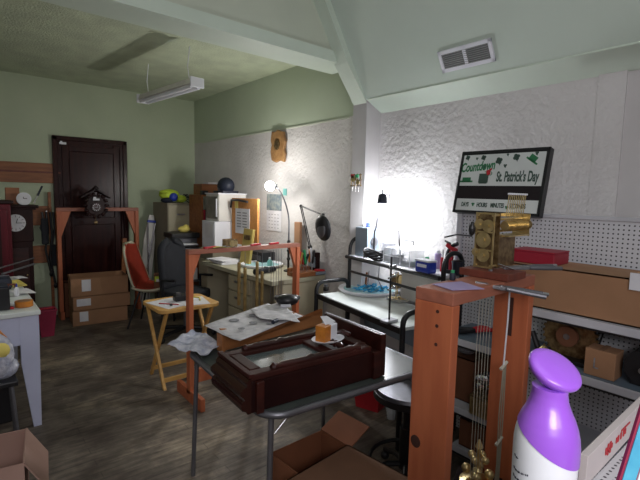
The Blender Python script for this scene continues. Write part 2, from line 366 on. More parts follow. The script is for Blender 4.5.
# ================================================================ fluorescent fixture
a = P(143,98,z=2.44); b_ = P(197,81,z=2.44)
c = (a+b_)/2; ang = math.atan2(b_.y-a.y, b_.x-a.x); L = (b_-a).length
f = thing('ceiling_light', (c.x,c.y,2.44), 'unlit white strip light hanging from the green ceiling on thin wires', 'light fixture', rz=ang)
MB().prism([(-.06,-.025),(.06,-.025),(.035,.03),(-.035,.03)], L, c=(-L/2,0,0), rot=(PI/2,0,PI/2)).build('housing','tube',f,bev=.004)
MB().rod((-L/2+.03,-.035,-.045),(L/2-.03,-.035,-.045),.016).build('lamp_tube','white',f,smooth=True)
MB().rod((-L/2+.03,.035,-.045),(L/2-.03,.035,-.045),.016).build('lamp_tube','white',f,smooth=True)
for sx in (-1,1): MB().box((sx*L/2,0,-.012),(.02,.13,.085),bev=.006).build('end_cap','white',f)
for sx in (-1,1):
    MB().tube([(sx*L*.38,0,.03),(sx*L*.38-.03,.0,.15),(sx*L*.38+.01,0,.31)],.004,6).build('hanger','white',f)
# small hook on ceiling cord
# ================================================================ test stands
def stand(name, label, W, H, w, t, loc, rz, wood, beam, gus=.22, feet=.36, tagc='clock stand', rail=True):
    o = thing(name, loc, label, tagc, rz=rz)
    MB().box((0,0,H-t/2),(W+t,w,t),bev=.003).build('top_beam',beam,o)
    for sx in (-1,1):
        p = MB().box((sx*W/2,0,(H-t)/2+.03),(t,w,H-t-.06),bev=.003)
        p.build('post',wood,o)
        if gus:
            MB().prism([(0,0),(-sx*gus*.36,0),(0,-gus)], w*.5, c=(sx*(W/2-t/2),w*.25,H-t), rot=(PI/2,0,0)).build('brace',wood,o)
        if feet: MB().box((sx*W/2,0,.045),(t*1.0,w+feet,.09),bev=.004).build('foot',wood,o)
    if rail: MB().box((0,.02,.17),(W-t,t,.1),bev=.003).build('rail',wood,o)
    return o
s1 = stand('clock_stand','large reddish wooden clock test stand in the foreground, holding a brass movement', .55,1.20,.145,.042,(1.495,.862,0),R(1.5),'redwood','redwood_h',gus=0,feet=.14,rail=False)
bh = MB()
bh.bm.free()
for i,(dy_,z) in enumerate(((-.018,1.132),(-.018,1.084),(-.018,1.022))): MB().rod((-.275-.0212,dy_,z),(-.275-.0225,dy_,z),.006).build('bolt_hole','hole_brown',s1)
MB().ball((-.275-.019,.045,.66),.022,(.25,1,1.1)).build('knot','hole_brown',s1)
MB().box((.275-.0215,.0,1.02),(.003,.022,.16)).build('slot','hole_brown',s1)
s2 = stand('clock_stand','slim reddish wooden clock test stand standing behind the card table', .93,1.10,.06,.032,(1.73,2.94,0),R(0),'redwood','redwood_h',gus=.17)
s3 = stand('clock_stand','orange wooden clock test stand in front of the dark door, holding a cuckoo clock', .86,1.29,.08,.042,(1.365,5.80,0),0,'redwood','redwood_h',gus=.3,feet=.1,rail=False)
tag(MB().prism([(0,0),(.11,-.05),(.16,.07),(.03,.1)],.0015,c=(1.235,.81,1.202)).build('purple_paper','lav'), 'small lavender paper slip lying on the near end of the foreground stand', 'paper')
# cloths / slips on second stand beam
for i,(px,m,dx,lb) in enumerate(((214,'yellow',.10,'yellow paper slip lying on the beam of the slim wooden stand'),(226,'paper',.07,'white paper slip on the slim stand beam beside the yellow slip'))):
    p = P(px,246,z=1.101); tag(MB().grid(6,4,lambda u,v: Vector(((u-.5)*dx*1.4,(v-.5)*.08,.004*math.sin(u*6)+.006))).build('paper_slip',m,loc=(p.x,2.94,1.1),solid=.001), lb, 'paper')
# ================================================================ cuckoo clock
k = thing('cuckoo_clock', (1.30,5.69,1.27), 'dark carved cuckoo clock with white dial hanging on the orange wooden stand', 'clock')
MB().box((0,0,.05),(.20,.10,.22),bev=.005).build('case','mahogany_dark',k)
r = MB()
for s in (-1,1): r.box((s*.072,-.01,.195),(.20,.15,.016),rot=(0,s*R(32),0))
r.build('roof','mahogany_dark',k)
cv = MB()
for i in range(14):
    a = 2*PI*i/14; cv.ball((.115*math.cos(a),-.06,.05+.13*math.sin(a)),.026,(1,.5,.7),8,rot=(0,a,0))
cv.ball((0,-.06,.24),.03,(1,.5,1.3),8); cv.build('carving','mahogany_dark',k,smooth=True)
d = MB().rod((0,-.052,.03),(0,-.066,.03),.05,seg=24); d.build('dial','mahogany',k)
d = MB()
for i in range(12):
    a = 2*PI*i/12; d.box((.036*math.cos(a),-.068,.03+.036*math.sin(a)),(.012,.004,.006),rot=(0,-a,0))
d.box((0,-.068,.12),(.07,.004,.022)); d.box((-.015,-.069,.14),(.03,.004,.02)); d.build('numerals','white',k)
MB().box((.008,-.07,.04),(.003,.003,.035)).box((-.01,-.07,.03),(.025,.003,.003)).build('hands','white',k)
MB().rod((0,-.02,-.06),(0,-.02,-.14),.003).ball((0,-.02,-.15),.022,(1,.4,1)).build('pendulum','brass_dark',k)
# ================================================================ tall clocks at left
k = thing('longcase_clock', (.51,5.45,0), 'dark longcase clock with round white dial standing near the left wall boards', 'clock')
MB().box((0,0,.12),(.34,.24,.24),bev=.006).build('plinth','mahogany_dark',k)
MB().box((0,0,.60),(.24,.2,.74),bev=.005).build('trunk','mahogany_dark',k)
MB().box((0,0,1.13),(.26,.22,.34),bev=.006).build('hood','mahogany_dark',k)
MB().box((0,0,1.318),(.36,.28,.03),bev=.008).box((0,0,1.295),(.31,.25,.02),bev=.004).build('cornice','mahogany_dark',k)
MB().rod((-.02,-.112,1.155),(-.02,-.122,1.155),.085,seg=32).build('dial','paper',k)
d = MB()
for i in range(12):
    a = 2*PI*i/12; d.box((-.02+.066*math.cos(a),-.124,1.155+.066*math.sin(a)),(.02,.003,.006),rot=(0,-a,0))
d.build('numerals','ink',k)
MB().box((-.01,-.126,1.175),(.005,.003,.05),rot=(0,.3,0)).box((.01,-.126,1.155),(.045,.003,.005)).build('hands','black',k)
dd = MB().box((0,-.104,.6),(.16,.012,.6),bev=.003).build('door','mahogany',k); MB().ball((.06,-.115,.62),.009).build('knob','brass',dd)
k = thing('wall_cabinet', (.18,4.95,0), 'glossy maroon clock cabinet at the left edge beyond the white bench', 'cabinet')
MB().box((0,0,.68),(.46,.3,1.36),bev=.008).build('case','maroon',k)
dd=MB().box((.0,-.155,.68),(.40,.014,1.26),bev=.004).build('door','maroon',k); MB().box((.0,-.164,1.0),(.30,.006,.5)).build('pane','mahogany_dark',dd)
MB().box((0,0,1.375),(.50,.34,.03),bev=.006).build('cornice','mahogany_dark',k)
MB().box((.236,0,1.08),(.01,.02,.008)).box((.236,-.05,1.2),(.01,.015,.09)).build('catch','white',k)
# alarm clock & box on longcase top
k = thing('mantel_clock', P(24,200,y=5.42), 'round white clock face leaning on top of the dark longcase clock', 'clock', rot=(R(-12),0,0))
k.location.z = 1.34+.055
MB().rod((0,0,0),(0,.03,0),.065,seg=28).build('case','white',k); MB().rod((0,-.001,0),(0,-.004,0),.055,seg=28).build('dial','paper',k)
MB().box((.012,-.006,.0),(.03,.003,.006)).box((-.005,-.006,.008),(.006,.003,.02)).build('hands','black',k)
tag(MB().box((.55-.06,5.52,1.42),(.12,.04,.17),bev=.004).build('wood_block','orange_wood'), 'small tan wooden block behind the round clock on the longcase top','block')
k = thing('screwdriver',(.66,5.42,1.345),'dark blue handled screwdriver propped beside the round clock on the longcase top','tool',rot=(0,R(24),0))
MB().rod((0,0,0),(0,0,.09),.004).build('shaft','bright_steel',k); MB().rod((0,0,.09),(0,0,.2),.011,.009).build('handle','navy',k)
# ================================================================ cardboard boxes before door
def carton(name, label, loc, rz, w, d, h, m='cardboard', inner='cardboard_in', open_=True, group=None, flaps=(), t=.006, label_at=None):
    o = thing(name, loc, label, 'box', rz=rz, group=group)
    b = MB()
    b.box((0,0,t/2),(w,d,t))
    for s in (-1,1): b.box((s*(w/2-t/2),0,h/2),(t,d,h)); b.box((0,s*(d/2-t/2),h/2),(w-2*t,t,h))
    if not open_: b.box((0,0,h-t/2),(w,d,t))
    b.build('body', m, o)
    if open_: MB().box((0,0,t*1.6),(w-2.2*t,d-2.2*t,t)).build('lining', inner, o)
    for (side, a) in flaps:
        if side in 'ns':
            s = 1 if side == 'n' else -1
            fl = MB().box((0,s*d*.22,0),(w,d*.44,t)); q = fl.build('flap', m, o); q.location = (0,s*(d/2-t*.6),h+t*.5); q.rotation_euler = (s*R(a),0,0)
        else:
            s = 1 if side == 'e' else -1
            fl = MB().box((s*w*.22,0,0),(w*.44,d,t)); q = fl.build('flap', m, o); q.location = (s*(w/2-t*.6),0,h+t*.5); q.rotation_euler = (0,-s*R(a),0)
    if label_at:
        for (lx,lz,lw,lh) in label_at: MB().box((lx,-d/2-.001,lz),(lw,.003,lh)).build('paper_label','paper',o)
    return o
bc = P(99,321,z=0)
carton('cardboard_box','closed bottom cardboard box of the three stacked by the dark door',(1.265,5.52,0),R(-5),.56,.36,.17,open_=False,label_at=((-.17,.1,.085,.11),))
carton('cardboard_box','middle cardboard box of the three stacked by the dark door',(1.28,5.52,.171),R(-3),.585,.36,.155,open_=False,label_at=((-.19,.09,.14,.08),))
carton('cardboard_box','open topmost cardboard box of the stack by the dark door',(1.27,5.52,.327),R(-6),.58,.36,.20,open_=True,label_at=((-.14,.12,.09,.13),))
carton('cardboard_box','small plain brown box standing against the dark door left of the three stacked cartons',(1.045,5.86,0),0,.14,.14,.42,open_=False,m='cardboard_dark')
tag(MB().box((1.60,5.70,.46),(.05,.02,.92),rot=(0,R(3),0),bev=.003).build('wooden_stick','orange_wood'),'light wooden stick leaning behind the open cardboard box','stick')
k = thing('waste_bin',(.70,5.20,0),'magenta red plastic bin on the floor behind the white bench','bin')
MB().lathe([(.08,0),(.115,.26),(.125,.265),(.125,.28),(.11,.28),(.075,.02)],seg=4,rot=(0,0,PI/4)).build('body','magenta',k)
MB().tube([(-.07,0,.278),(0,-.02,.283),(.07,0,.278)],.006,6).build('rim','red',k)
# ================================================================ left white bench
bx0,bx1,by0,by1,bz = -.75,.40,3.18,4.55,.75
k = thing('workbench',((bx0+bx1)/2,(by0+by1)/2,0),'white painted wooden workbench with a cluttered top at the left edge','table')
w_,d_ = bx1-bx0, by1-by0
MB().box((0,0,bz-.015),(w_,d_,.03),bev=.006).build('table_top','bench_top',k)
MB().box((-.02,-d_/2+.03,bz-.12),(w_-.1,.025,.18)).box((-.02,d_/2-.03,bz-.12),(w_-.1,.025,.18)).box((w_/2-.03,0,bz-.12),(.025,d_-.1,.18)).build('apron','bench_white',k)
for sx in (-1,1):
    for sy in (-1,1):
        MB().prism([(-.05,0),(.05,0),(.05,-.12),(.042,-bz+.03),(-.0,-bz+.03),(-.05,-.3)] if sx>0 else [(-.05,0),(.05,0),(.05,-.3),(.0,-bz+.03),(-.042,-bz+.03),(-.05,-.12)],.05,c=(sx*(w_/2-.06),sy*(d_/2-.04)+.025,bz-.03),rot=(PI/2,0,0)).build('leg','bench_white',k)
def on(px,py,z): return P(px,py,z=z)
Z=.752
q = on(13,284,Z); tag(MB().box((0,0,.004),(.13,.28,.008)).build('notepad','yellow',loc=q,rz=.1),'pale yellow notepad lying on the white bench','notepad')
q = on(24,303,Z+.02); k=thing('tape_roll',(q.x,q.y,Z),'orange tape roll lying near the front of the white bench','tape')
MB().lathe([(.035,0),(.05,0),(.05,.035),(.035,.035)],seg=24).build('tape','skin_orange',k,smooth=True); MB().lathe([(.028,.001),(.034,.001),(.034,.036),(.028,.036)],seg=24).build('core','cardboard',k)
q = on(3,284,Z+.04); k=thing('storage_pouch',(q.x,q.y,Z),'dark blue cloth pouch at the left end of the white bench','pouch')
MB().box((-.02,0,.05),(.14,.2,.1),bev=.03).build('body','navy',k); MB().box((-.02,0,.102),(.12,.02,.004)).build('zip','steel',k)
q = on(2,300,Z+.05); k=thing('black_case',(q.x-.03,q.y,Z),'black box standing near the front left of the white bench','case')
MB().box((0,0,.07),(.13,.16,.14),bev=.006).build('body','black',k); MB().box((0,0,.143),(.12,.15,.008),bev=.003).build('lid','navy',k)
q = on(9,309,Z); tag(MB().box((0,0,.006),(.05,.03,.012),bev=.004).build('eraser','red',loc=q),'small red block at the front edge of the white bench','block')
q = on(17,296,Z); k=thing('glue_bottle',q,'small blue and white bottle standing on the white bench behind the tape roll','bottle')
MB().lathe([(.013,0),(.015,.01),(.015,.05),(.006,.065)]).build('body','white',k,smooth=True); MB().lathe([(.006,.065),(.006,.075),(.002,.09)]).build('cap','blue',k)
for i,(px,py,w2,h2,a,lb) in enumerate(((22,292,.12,.2,.2,'loose pinkish white sheet on the bench behind the tape roll'),(10,305,.1,.1,-.2,'crumpled white sheet near the front of the white bench'),(19,278,.08,.12,.4,'small pale sheet at the far end of the white bench'))):
    q = on(px,py,Z); tag(MB().grid(5,5,lambda u,v:Vector(((u-.5)*w2,(v-.5)*h2,.004+.003*math.sin(5*u+4*v)))).build('paper_sheet','paper',loc=q,rz=a,solid=.001),lb,'paper')
q = on(12,296,Z); k=thing('jar_rack',q,'small dark wooden stand on the white bench beside the black box','stand')
MB().box((-.02,0,.04),(.008,.03,.08)).box((.02,0,.04),(.008,.03,.08)).build('upright','redwood_dark',k); MB().box((0,0,.082),(.05,.032,.006)).build('top_bar','redwood_dark',k)
# long metal rods across bench end
a_=P(2,274,y=4.5); b2=P(34,264,y=4.75)
tag(MB().rod(a_,b2,.009).build('metal_rod','gray_metal'),'long grey metal rod resting across the far end of the white bench','rod')
tag(MB().rod(P(0,268,y=4.5),P(34,258,y=4.78),.006).build('metal_rod','gray_metal'),'thinner grey metal rod slanting above the far end of the white bench','rod')
q=P(0,270,y=4.4); k=thing('yellow_pliers',(.22,4.4,Z+.01),'yellow handled tool lying at the far left of the white bench','tool')
MB().tube([(-.08,0,.01),(0,.01,.015),(.07,.03,.01)],.01,8).build('handle','yellow',k,smooth=True); MB().rod((.07,.03,.01),(.12,.05,.01),.008,.003).build('jaw','steel',k)
# under bench: bag and box
q=P(4,345,y=3.15); k=thing('shopping_bag',(q.x-.02,3.12,0.0),'white and yellow plastic bag bulging on a stool under the white bench','bag')
MB().ball((-.03,0,.52),.13,(.75,.6,1.1),16).ball((-.0,.02,.44),.10,(.9,.7,.7),12).build('bag_body','cloth',k,smooth=True); MB().ball((.0,-.06,.57),.045,(1,.5,1),10).build('print_patch','yellow',k,smooth=True)
MB().tube([(-.06,0,.62),(-.02,0,.70),(.03,0,.62)],.008,6).build('handle','skin_orange',k)
k=thing('low_stool',(q.x-.05,3.12,0),'dark low stool under the white bench carrying the plastic bag','stool')
MB().box((0,0,.37),(.2,.2,.03),bev=.006).build('seat','black',k)
for sx in (-1,1):
    for sy in (-1,1): MB().rod((sx*.07,sy*.07,.355),(sx*.09,sy*.09,0),.011).build('leg','gray_metal',k)
carton('cardboard_box','open pinkish brown cardboard box on the floor at the bottom left corner',(.02,2.42,0),R(-8),.40,.34,.30,m='box_pink',flaps=(('s',-70),('e',-60)))
k=thing('shade_filler_chest',(-.12,3.72,0),'added black chest standing in for the dark shade under the white bench','chest')  # added black block, makes the shaded space under the bench dark
MB().box((0,0,.24),(.74,.74,.48),bev=.01).build('body','black',k); MB().box((0,0,.50),(.76,.76,.04),bev=.01).build('lid','black_fabric',k); MB().box((.1,-.378,.42),(.06,.01,.05),bev=.003).build('latch','gray_metal',k)
# ================================================================ snack table
tx0,tx1,ty0,ty1,tz = 1.15,1.64,3.2,3.62,.62
k = thing('folding_tray_table',((tx0+tx1)/2,(ty0+ty1)/2,0),'light pine folding tray table with crossed legs and papers on top','table')
w_,d_=tx1-tx0,ty1-ty0
MB().prism(rrect(w_,d_,.05),.028,c=(0,0,tz-.028)).build('table_top','pine',k,bev=.004)
for sx in (-1,1):
    x=sx*(w_/2-.06)
    MB().box((x,0,tz/2-.01),(.022,.03,.74),rot=(R(31),0,0),bev=.003).build('leg','pine',k)
    x=sx*(w_/2-.035)
    MB().box((x,0,tz/2-.01),(.022,.03,.74),rot=(R(-31),0,0),bev=.003).build('leg','pine',k)
MB().box((0,.15,.06),(w_-.1,.02,.03)).build('stretcher','pine',k); MB().box((0,-.15,.06),(w_-.08,.02,.03)).build('stretcher','pine',k)
Z=tz+.001
for i,(x,y,w2,h2,a,m,lb) in enumerate(((1.30,3.40,.24,.30,.25,'paper','white sheet of paper on the left of the tray table'),(1.48,3.36,.2,.28,-.2,'paper','white sheet of paper on the right of the tray table'),(1.40,3.44,.14,.2,.5,'paper','folded white sheet under the black gadget on the tray table'))):
    tag(MB().box((0,0,.001+i*.0016),(w2,h2,.0015)).build('paper_sheet',m,loc=(x,y,Z),rz=a),lb,'paper')
k=thing('black_gadget',(1.40,3.42,Z+.006),'small black camera like gadget sitting on papers on the tray table','gadget')
MB().box((0,0,.025),(.12,.07,.05),bev=.01).build('body','black',k); MB().rod((-.02,0,.05),(-.02,0,.065),.02).build('dial','gray_metal',k); MB().rod((.035,0,.05),(.035,0,.06),.009).build('button','bright_steel',k)
tag(MB().tube([(1.50,3.5,Z+.008),(1.56,3.42,Z+.008),(1.52,3.33,Z+.01)],.006,6).build('yellow_pencil','yellow'),'yellow ruler strip curling on the right side of the tray table','ruler')
tag(MB().rod((1.22,3.42,Z+.006),(1.33,3.30,Z+.006),.004).build('red_pen','red'),'red pen lying on the left sheet of the tray table','pen')
tag(MB().ball((1.27,3.30,Z+.012),.012,(1,1,.8)).build('black_pebble','black'),'tiny black knob lying at the front of the tray table','knob')
# ================================================================ card table
CT=(1.315,1.68); ca=R(-4); TW,TD,TZ=.90,.86,.70
k = thing('card_table',(CT[0],CT[1],0),'grey folding card table with dark vinyl top in the middle of the room','table',rz=ca)
MB().prism(rrect(TW-.03,TD-.03,.09),.022,c=(0,0,TZ-.024)).build('table_top','vinyl',k)
MB().tube([(x,y,TZ-.014) for x,y in rrect(TW-.01,TD-.01,.1,8)],.0145,10,closed=True).build('metal_rim','gray_metal',k,smooth=True)
for sx in (-1,1):
    for sy in (-1,1):
        MB().rod((sx*(TW/2-.045),sy*(TD/2-.045),TZ-.03),(sx*(TW/2-.025),sy*(TD/2-.03),.01),.0115).build('leg','gray_metal',k,smooth=True)
        MB().rod((sx*(TW/2-.06),sy*(TD/2-.045),TZ-.1),(sx*(TW/2-.14),sy*(TD/2-.045),TZ-.03),.004).build('brace','bright_steel',k)
# mahogany clock case lying down
Rz=Matrix.Rotation(ca,4,'Z')
k = thing('clock_case',(1.128,1.456,TZ+.001),'dark mahogany clock case lying on its back on the card table','clock case',rz=ca)
cw,cd,ch=.625,.28,.12
MB().box((0,0,ch/2),(cw,cd,ch),bev=.004).build('carcass','mahogany_dark',k)
fm=MB()
for sy in (-1,1): fm.box((-.02,sy*(cd/2-.025),ch+.012),(cw-.04,.05,.025),bev=.006)
for x in (-.27,.08,.26): fm.box((x,0,ch+.012),(.05,cd-.1,.025),bev=.006)
dr_=fm.build('door','frame_wood',k)
MB().box((-.095,0,ch+.006),(.31,.17,.006)).build('pane','glass',dr_)
for sy in (-1,1):
    prof=[(.011,0),(.018,.01),(.011,.03),(.015,.05),(.013,.16),(.02,.18),(.013,.2),(.015,.22),(.013,.36),(.018,.38),(.011,.4),(.02,.43)]
    MB().lathe(prof,c=(-.22,sy*(cd/2-.02),ch+.028),rot=(0,PI/2,0),seg=14).build('column','mahogany',k,smooth=True)
for yy in (.0,.1): MB().lathe([(.008,0),(.016,.02),(.01,.04),(.016,.05),(.01,.06),(.016,.08),(.008,.1)],c=(.14,yy-.1,ch+.035),rot=(-PI/2,0,0),seg=12).build('spindle','mahogany',k,smooth=True)
# ogee base moulding at left end
og=[(0,0),(-.02,0),(-.03,.012),(-.05,.018),(-.056,.035),(-.05,.05),(-.036,.056),(-.042,.066),(-.058,.074),(-.06,.09),(-.045,.1),(-.025,.105),(-.028,.118),(-.012,.13),(0,.132)]
MB().prism([(p[0]*.72,p[1]) for p in og],cd,c=(-cw/2,(cd)/2,0),rot=(PI/2,0,0)).build('base_moulding','moulding',k,smooth=True)
MB().box((-cw/2-.0,0,ch+.022),(.022,cd+.01,.014),bev=.002).build('edge_strip','frame_wood',k)
# cornice board (wide, stands up at right end)
MB().box((cw/2+.02,.065,.095),(.03,cd+.15,.19),bev=.003).build('cornice','mahogany',k)
MB().box((cw/2+.02,.065,.1915),(.006,cd+.15,.003)).build('white_edge','white',k)
MB().box((cw/2-.02,-cd/2-.008,.06),(.04,.02,.12),bev=.003).build('pilaster','mahogany',k)
MB().box((-cw/2+.03,-cd/2-.008,.06),(.03,.02,.12),bev=.003).build('pilaster','mahogany',k)
# scalloped board standing behind
a=P(221,352,z=TZ); b2=P(322,325,z=TZ)
dx=b2-a; LL=dx.length; pr_=[(0,0),(0,.095)]
for i in range(25):
    t=i/24; pr_.append((t*LL, .085+.022*math.cos(t*2*PI*1.5)+.012*math.cos(t*2*PI*3)))
pr_+= [(LL,.1),(LL,0)]
k=thing('scalloped_board',a+Vector((0,0,.001)),'orange brown scalloped wooden board standing on edge behind the clock case','board',rz=math.atan2(dx.y,dx.x))
MB().prism(pr_,.018,c=(0,.018,0),rot=(PI/2,0,0)).build('board','board_orange',k,bev=.002)
MB().box((.008,.012,.045),(.02,.05,.09),bev=.002).build('end_block','board_orange',k)
# newspapers (resting on board top)
def crumple(A,B,Cc,D,z,amp,name,m,label,cat,n=18,fr=7,drop=None):
    A,B,Cc,D=[Vector((p[0],p[1],z)) for p in (A,B,Cc,D)]
    def fn(u,v):
        p=A*(1-u)*(1-v)+B*u*(1-v)+Cc*u*v+D*(1-u)*v
        p=p.copy(); p.z+=amp*(math.sin(u*fr+v*3)+.6*math.sin(v*fr*1.3-u*4)+.3*math.sin(u*fr*3)); 
        if drop: p.z+=drop(u,v)
        return p
    return tag(MB().grid(n,n,fn).build(name,m,smooth=True,solid=.002),label,cat)
A=P(204,326,z=.81);B=P(240,342,z=.81);Cc=P(303,316,z=.81);D=P(268,304,z=.81)
nw=crumple(A,B,Cc,D,.812,.003,'newspaper','news','open newspaper with small pictures spread over the scalloped board','newspaper')
pc=MB()
for (u,v,s) in ((.25,.3,.028),(.3,.55,.02),(.6,.4,.022),(.65,.2,.018),(.45,.7,.024),(.7,.75,.022),(.85,.5,.015)):
    p=Vector(A)*(1-u)*(1-v)+Vector(B)*u*(1-v)+Vector(Cc)*u*v+Vector(D)*(1-u)*v
    pc.rod((p.x,p.y,.8195),(p.x,p.y,.8205),s,seg=12)
pc.build('newspaper_picture','ink',nw)
A=P(250,310,z=.83);B=P(262,320,z=.83);Cc=P(300,322,z=.83);D=P(282,303,z=.83)
crumple(A,B,Cc,D,.832,.004,'newspaper','news','smaller folded newsprint sheet lying on the newspaper by the black visor','newspaper')
q=P(275,323,z=.835); tag(MB().rod((q.x-.02,q.y-.01,.845),(q.x+.02,q.y+.01,.845),.011).build('blue_cap','navy'),'dark blue cap lying on the right of the newspaper','cap')
# visor
q=P(287,304,z=.83); k=thing('head_magnifier',(q.x,q.y,.835),'black head magnifier visor resting at the far end of the newspapers','visor',rz=-.6)
MB().tube([( .07*math.cos(t),.05*math.sin(t),.035) for t in [i*2*PI/20 for i in range(20)]],.012,8,closed=True).build('headband','black',k,smooth=True)
MB().ball((.0,-.04,.03),.06,(1.15,.85,.6),16).build('lens_housing','black',k,smooth=True); MB().box((-.01,-.098,.008),(.06,.004,.02),rot=(.5,0,0)).build('lens','white',k)
# small clock on dish on case
q=P(328,342,z=TZ+ch+.03); zz=TZ+ch+.046
k=thing('white_dish',(q.x,q.y,zz-.01),'white oval dish lying on top of the clock case','dish')
MB().lathe([(.03,0),(.065,.004),(.075,.012),(.07,.012),(.03,.006)],seg=28,sc=(1.1,.8,1)).build('plate','white',k,smooth=True)
k=thing('parts_box',(q.x-.015,q.y,zz-.002),'small gold and white box with loose papers sitting on the white dish','box',rz=.3)
MB().box((-.02,0,.035),(.05,.05,.07),bev=.002).build('gold_panel','skin_orange',k); MB().box((.028,0,.034),(.05,.055,.068),bev=.002).build('white_panel','white',k)
MB().quad((-.02,-.01,.072),(.05,-.02,.075),(.055,.03,.09),(-.0,.03,.1)).build('paper_flap','paper',k,solid=.001)
tag(MB().tube([(q.x+.055,q.y+.02,zz+.012),(q.x+.085,q.y+.0,zz+.018),(q.x+.095,q.y-.04,zz+.008)],.011,8).build('wood_arc','mahogany',smooth=True),'short curved mahogany piece lying beside the white dish','wood piece')
# rag
A=P(167,347,z=.715);B=P(204,357,z=.715);Cc=P(226,339,z=.74);D=P(192,331,z=.72)
crumple(A,B,Cc,D,.725,.0075,'cleaning_rag','cloth','crumpled white rag draped over the far left corner of the card table','cloth',n=30,fr=11)
# boxes under the table
carton('cardboard_box','open reddish brown cardboard box on the floor under the card table',(1.285,1.575,0),R(2),.33,.22,.27,m='cardboard_box_red',inner='cardboard_in',flaps=(('e',25),))
carton('cardboard_box','large closed brown cardboard box on the floor beside the foreground stand',(1.215,1.225,0),R(6),.42,.40,.32,m='cardboard_red2',open_=False)
tag(MB().box((1.25,1.58,.018),(.1,.07,.006),rot=(0,0,.4)).build('paper_scrap','paper'),'white paper scrap inside the open box under the card table','paper')
# ================================================================ stool
sc_=P(405,392,z=.50); k=thing('swivel_stool',(sc_.x+.03,sc_.y,0),'round black swivel stool with grey seat between card table and bench','stool')
MB().lathe([(.15,.47),(.17,.475),(.175,.5),(.165,.515),(.02,.52)],seg=32).build('seat','gray_metal',k,smooth=True)
MB().lathe([(.172,.462),(.182,.468),(.182,.50),(.172,.498)],seg=32).build('seat_band','black',k,smooth=True)
MB().rod((0,0,.1),(0,0,.47),.024).rod((0,0,.08),(0,0,.30),.038).build('gas_lift','black',k,smooth=True)
MB().tube([(.19*math.cos(a),.19*math.sin(a),.12) for a in [i*2*PI/28 for i in range(28)]],.011,8,closed=True).build('foot_ring','black',k,smooth=True)
for i in range(5):
    a=i*2*PI/5; lg=MB().tube([(0,0,.1),(.1*math.cos(a),.1*math.sin(a),.1),(.21*math.cos(a),.21*math.sin(a),.06)],.015,8).build('leg','black',k,smooth=True)
    MB().ball((.21*math.cos(a),.21*math.sin(a),.025),.025,(1,1,1),10).build('caster','black',lg,smooth=True)
k=thing('plastic_cup',P(392,440,z=0)+Vector((.25,.25,0)),'translucent white plastic cup on the floor behind the stool','cup')
k.location=P(391,418,z=.0)
MB().lathe([(.03,0),(.042,.09),(.045,.09),(.045,.096),(.039,.096),(.028,.005)],seg=20).build('body','clear',k,smooth=True)
MB().lathe([(.027,.004),(.030,.04)],seg=20).build('contents','white',k,smooth=True)
k=thing('red_crate',P(372,405,z=0),'red plastic crate on the floor under the black bench','crate',rz=.3)
k.location.z=0
MB().lathe([(.12,0),(.15,.16),(.16,.16),(.16,.175),(.14,.175),(.11,.012)],seg=4,rot=(0,0,PI/4)).build('body','red',k); MB().box((0,0,.172),(.24,.02,.01)).build('handle','red_case',k)
# ================================================================ black tubular bench (right)
fl=Vector((2.14,2.60,0)); frr=Vector((1.965,1.60,0)); e1=(frr-fl); BL=e1.length; ba=math.atan2(e1.y,e1.x)
# local frame: x along front edge from left to right (towards camera), y towards the wall
bo=thing('tool_bench',fl,'black tubular steel bench with white top and raised rear shelf along the right wall','bench',rz=ba)
BD=.46
def bl(x,y,z): # local -> world
    c,s=math.cos(ba),math.sin(ba); return Vector((fl.x+x*c-y*s, fl.y+x*s+y*c, z))
# orientation check: y axis should point to +X world
MB().box((BL/2,BD/2,.732),(BL-.04,BD-.02,.022),bev=.003).build('table_top','bench_top',bo)
MB().box((BL/2,.005,.725),(BL-.02,.02,.04),bev=.004).build('front_rail','black',bo)
MB().box((BL/2,.30,.42),(BL-.06,.02,.03)).build('lower_rail','black',bo)
for x in (0.0,BL):
    pts=[(x,0,.012),(x,0,.70)]+arc((x,0,.76),(x,0,.83),(x,.08,.835))+[(x,.2,.835)]+arc((x,.22,.835),(x,.29,.835),(x,.29,.78))+[(x,.29,.02)]
    MB().tube(pts,.0165,10).build('side_frame','black',bo,smooth=True)
    pts=[(x,.30,.5),(x,.30,1.04)]+arc((x,.30,1.06),(x,.30,1.16),(x,.38,1.165))+arc((x,.38,1.165),(x,.455,1.165),(x,.455,1.08))+[(x,.455,.02)]
    MB().tube(pts,.0145,10).build('shelf_frame','black',bo,smooth=True)
    MB().tube([(x,0,.45),(x,.29,.45)],.0145,8).build('side_rail','black',bo,smooth=True)
MB().box((BL/2,.37,1.02),(BL-.02,.19,.02),bev=.003).build('raised_shelf','white',bo)
MB().tube([(0,.268,1.018),(BL,.268,1.018)],.015,8).build('shelf_rail','black',bo,smooth=True)
MB().tube([(0,.30,.90),(BL,.30,.90)],.010,8).build('cross_rail','black',bo,smooth=True)
MB().tube([(0,.02,.32),(BL,.02,.32)],.012,8).build('cross_rail','black',bo,smooth=True)
MB().box((BL/2,.44,.58),(BL-.06,.01,.26)).build('modesty_panel','grayblue',bo)
MB().box((BL*.72,.44,.88),(BL*.5,.006,.22)).build('back_panel','tube',bo)
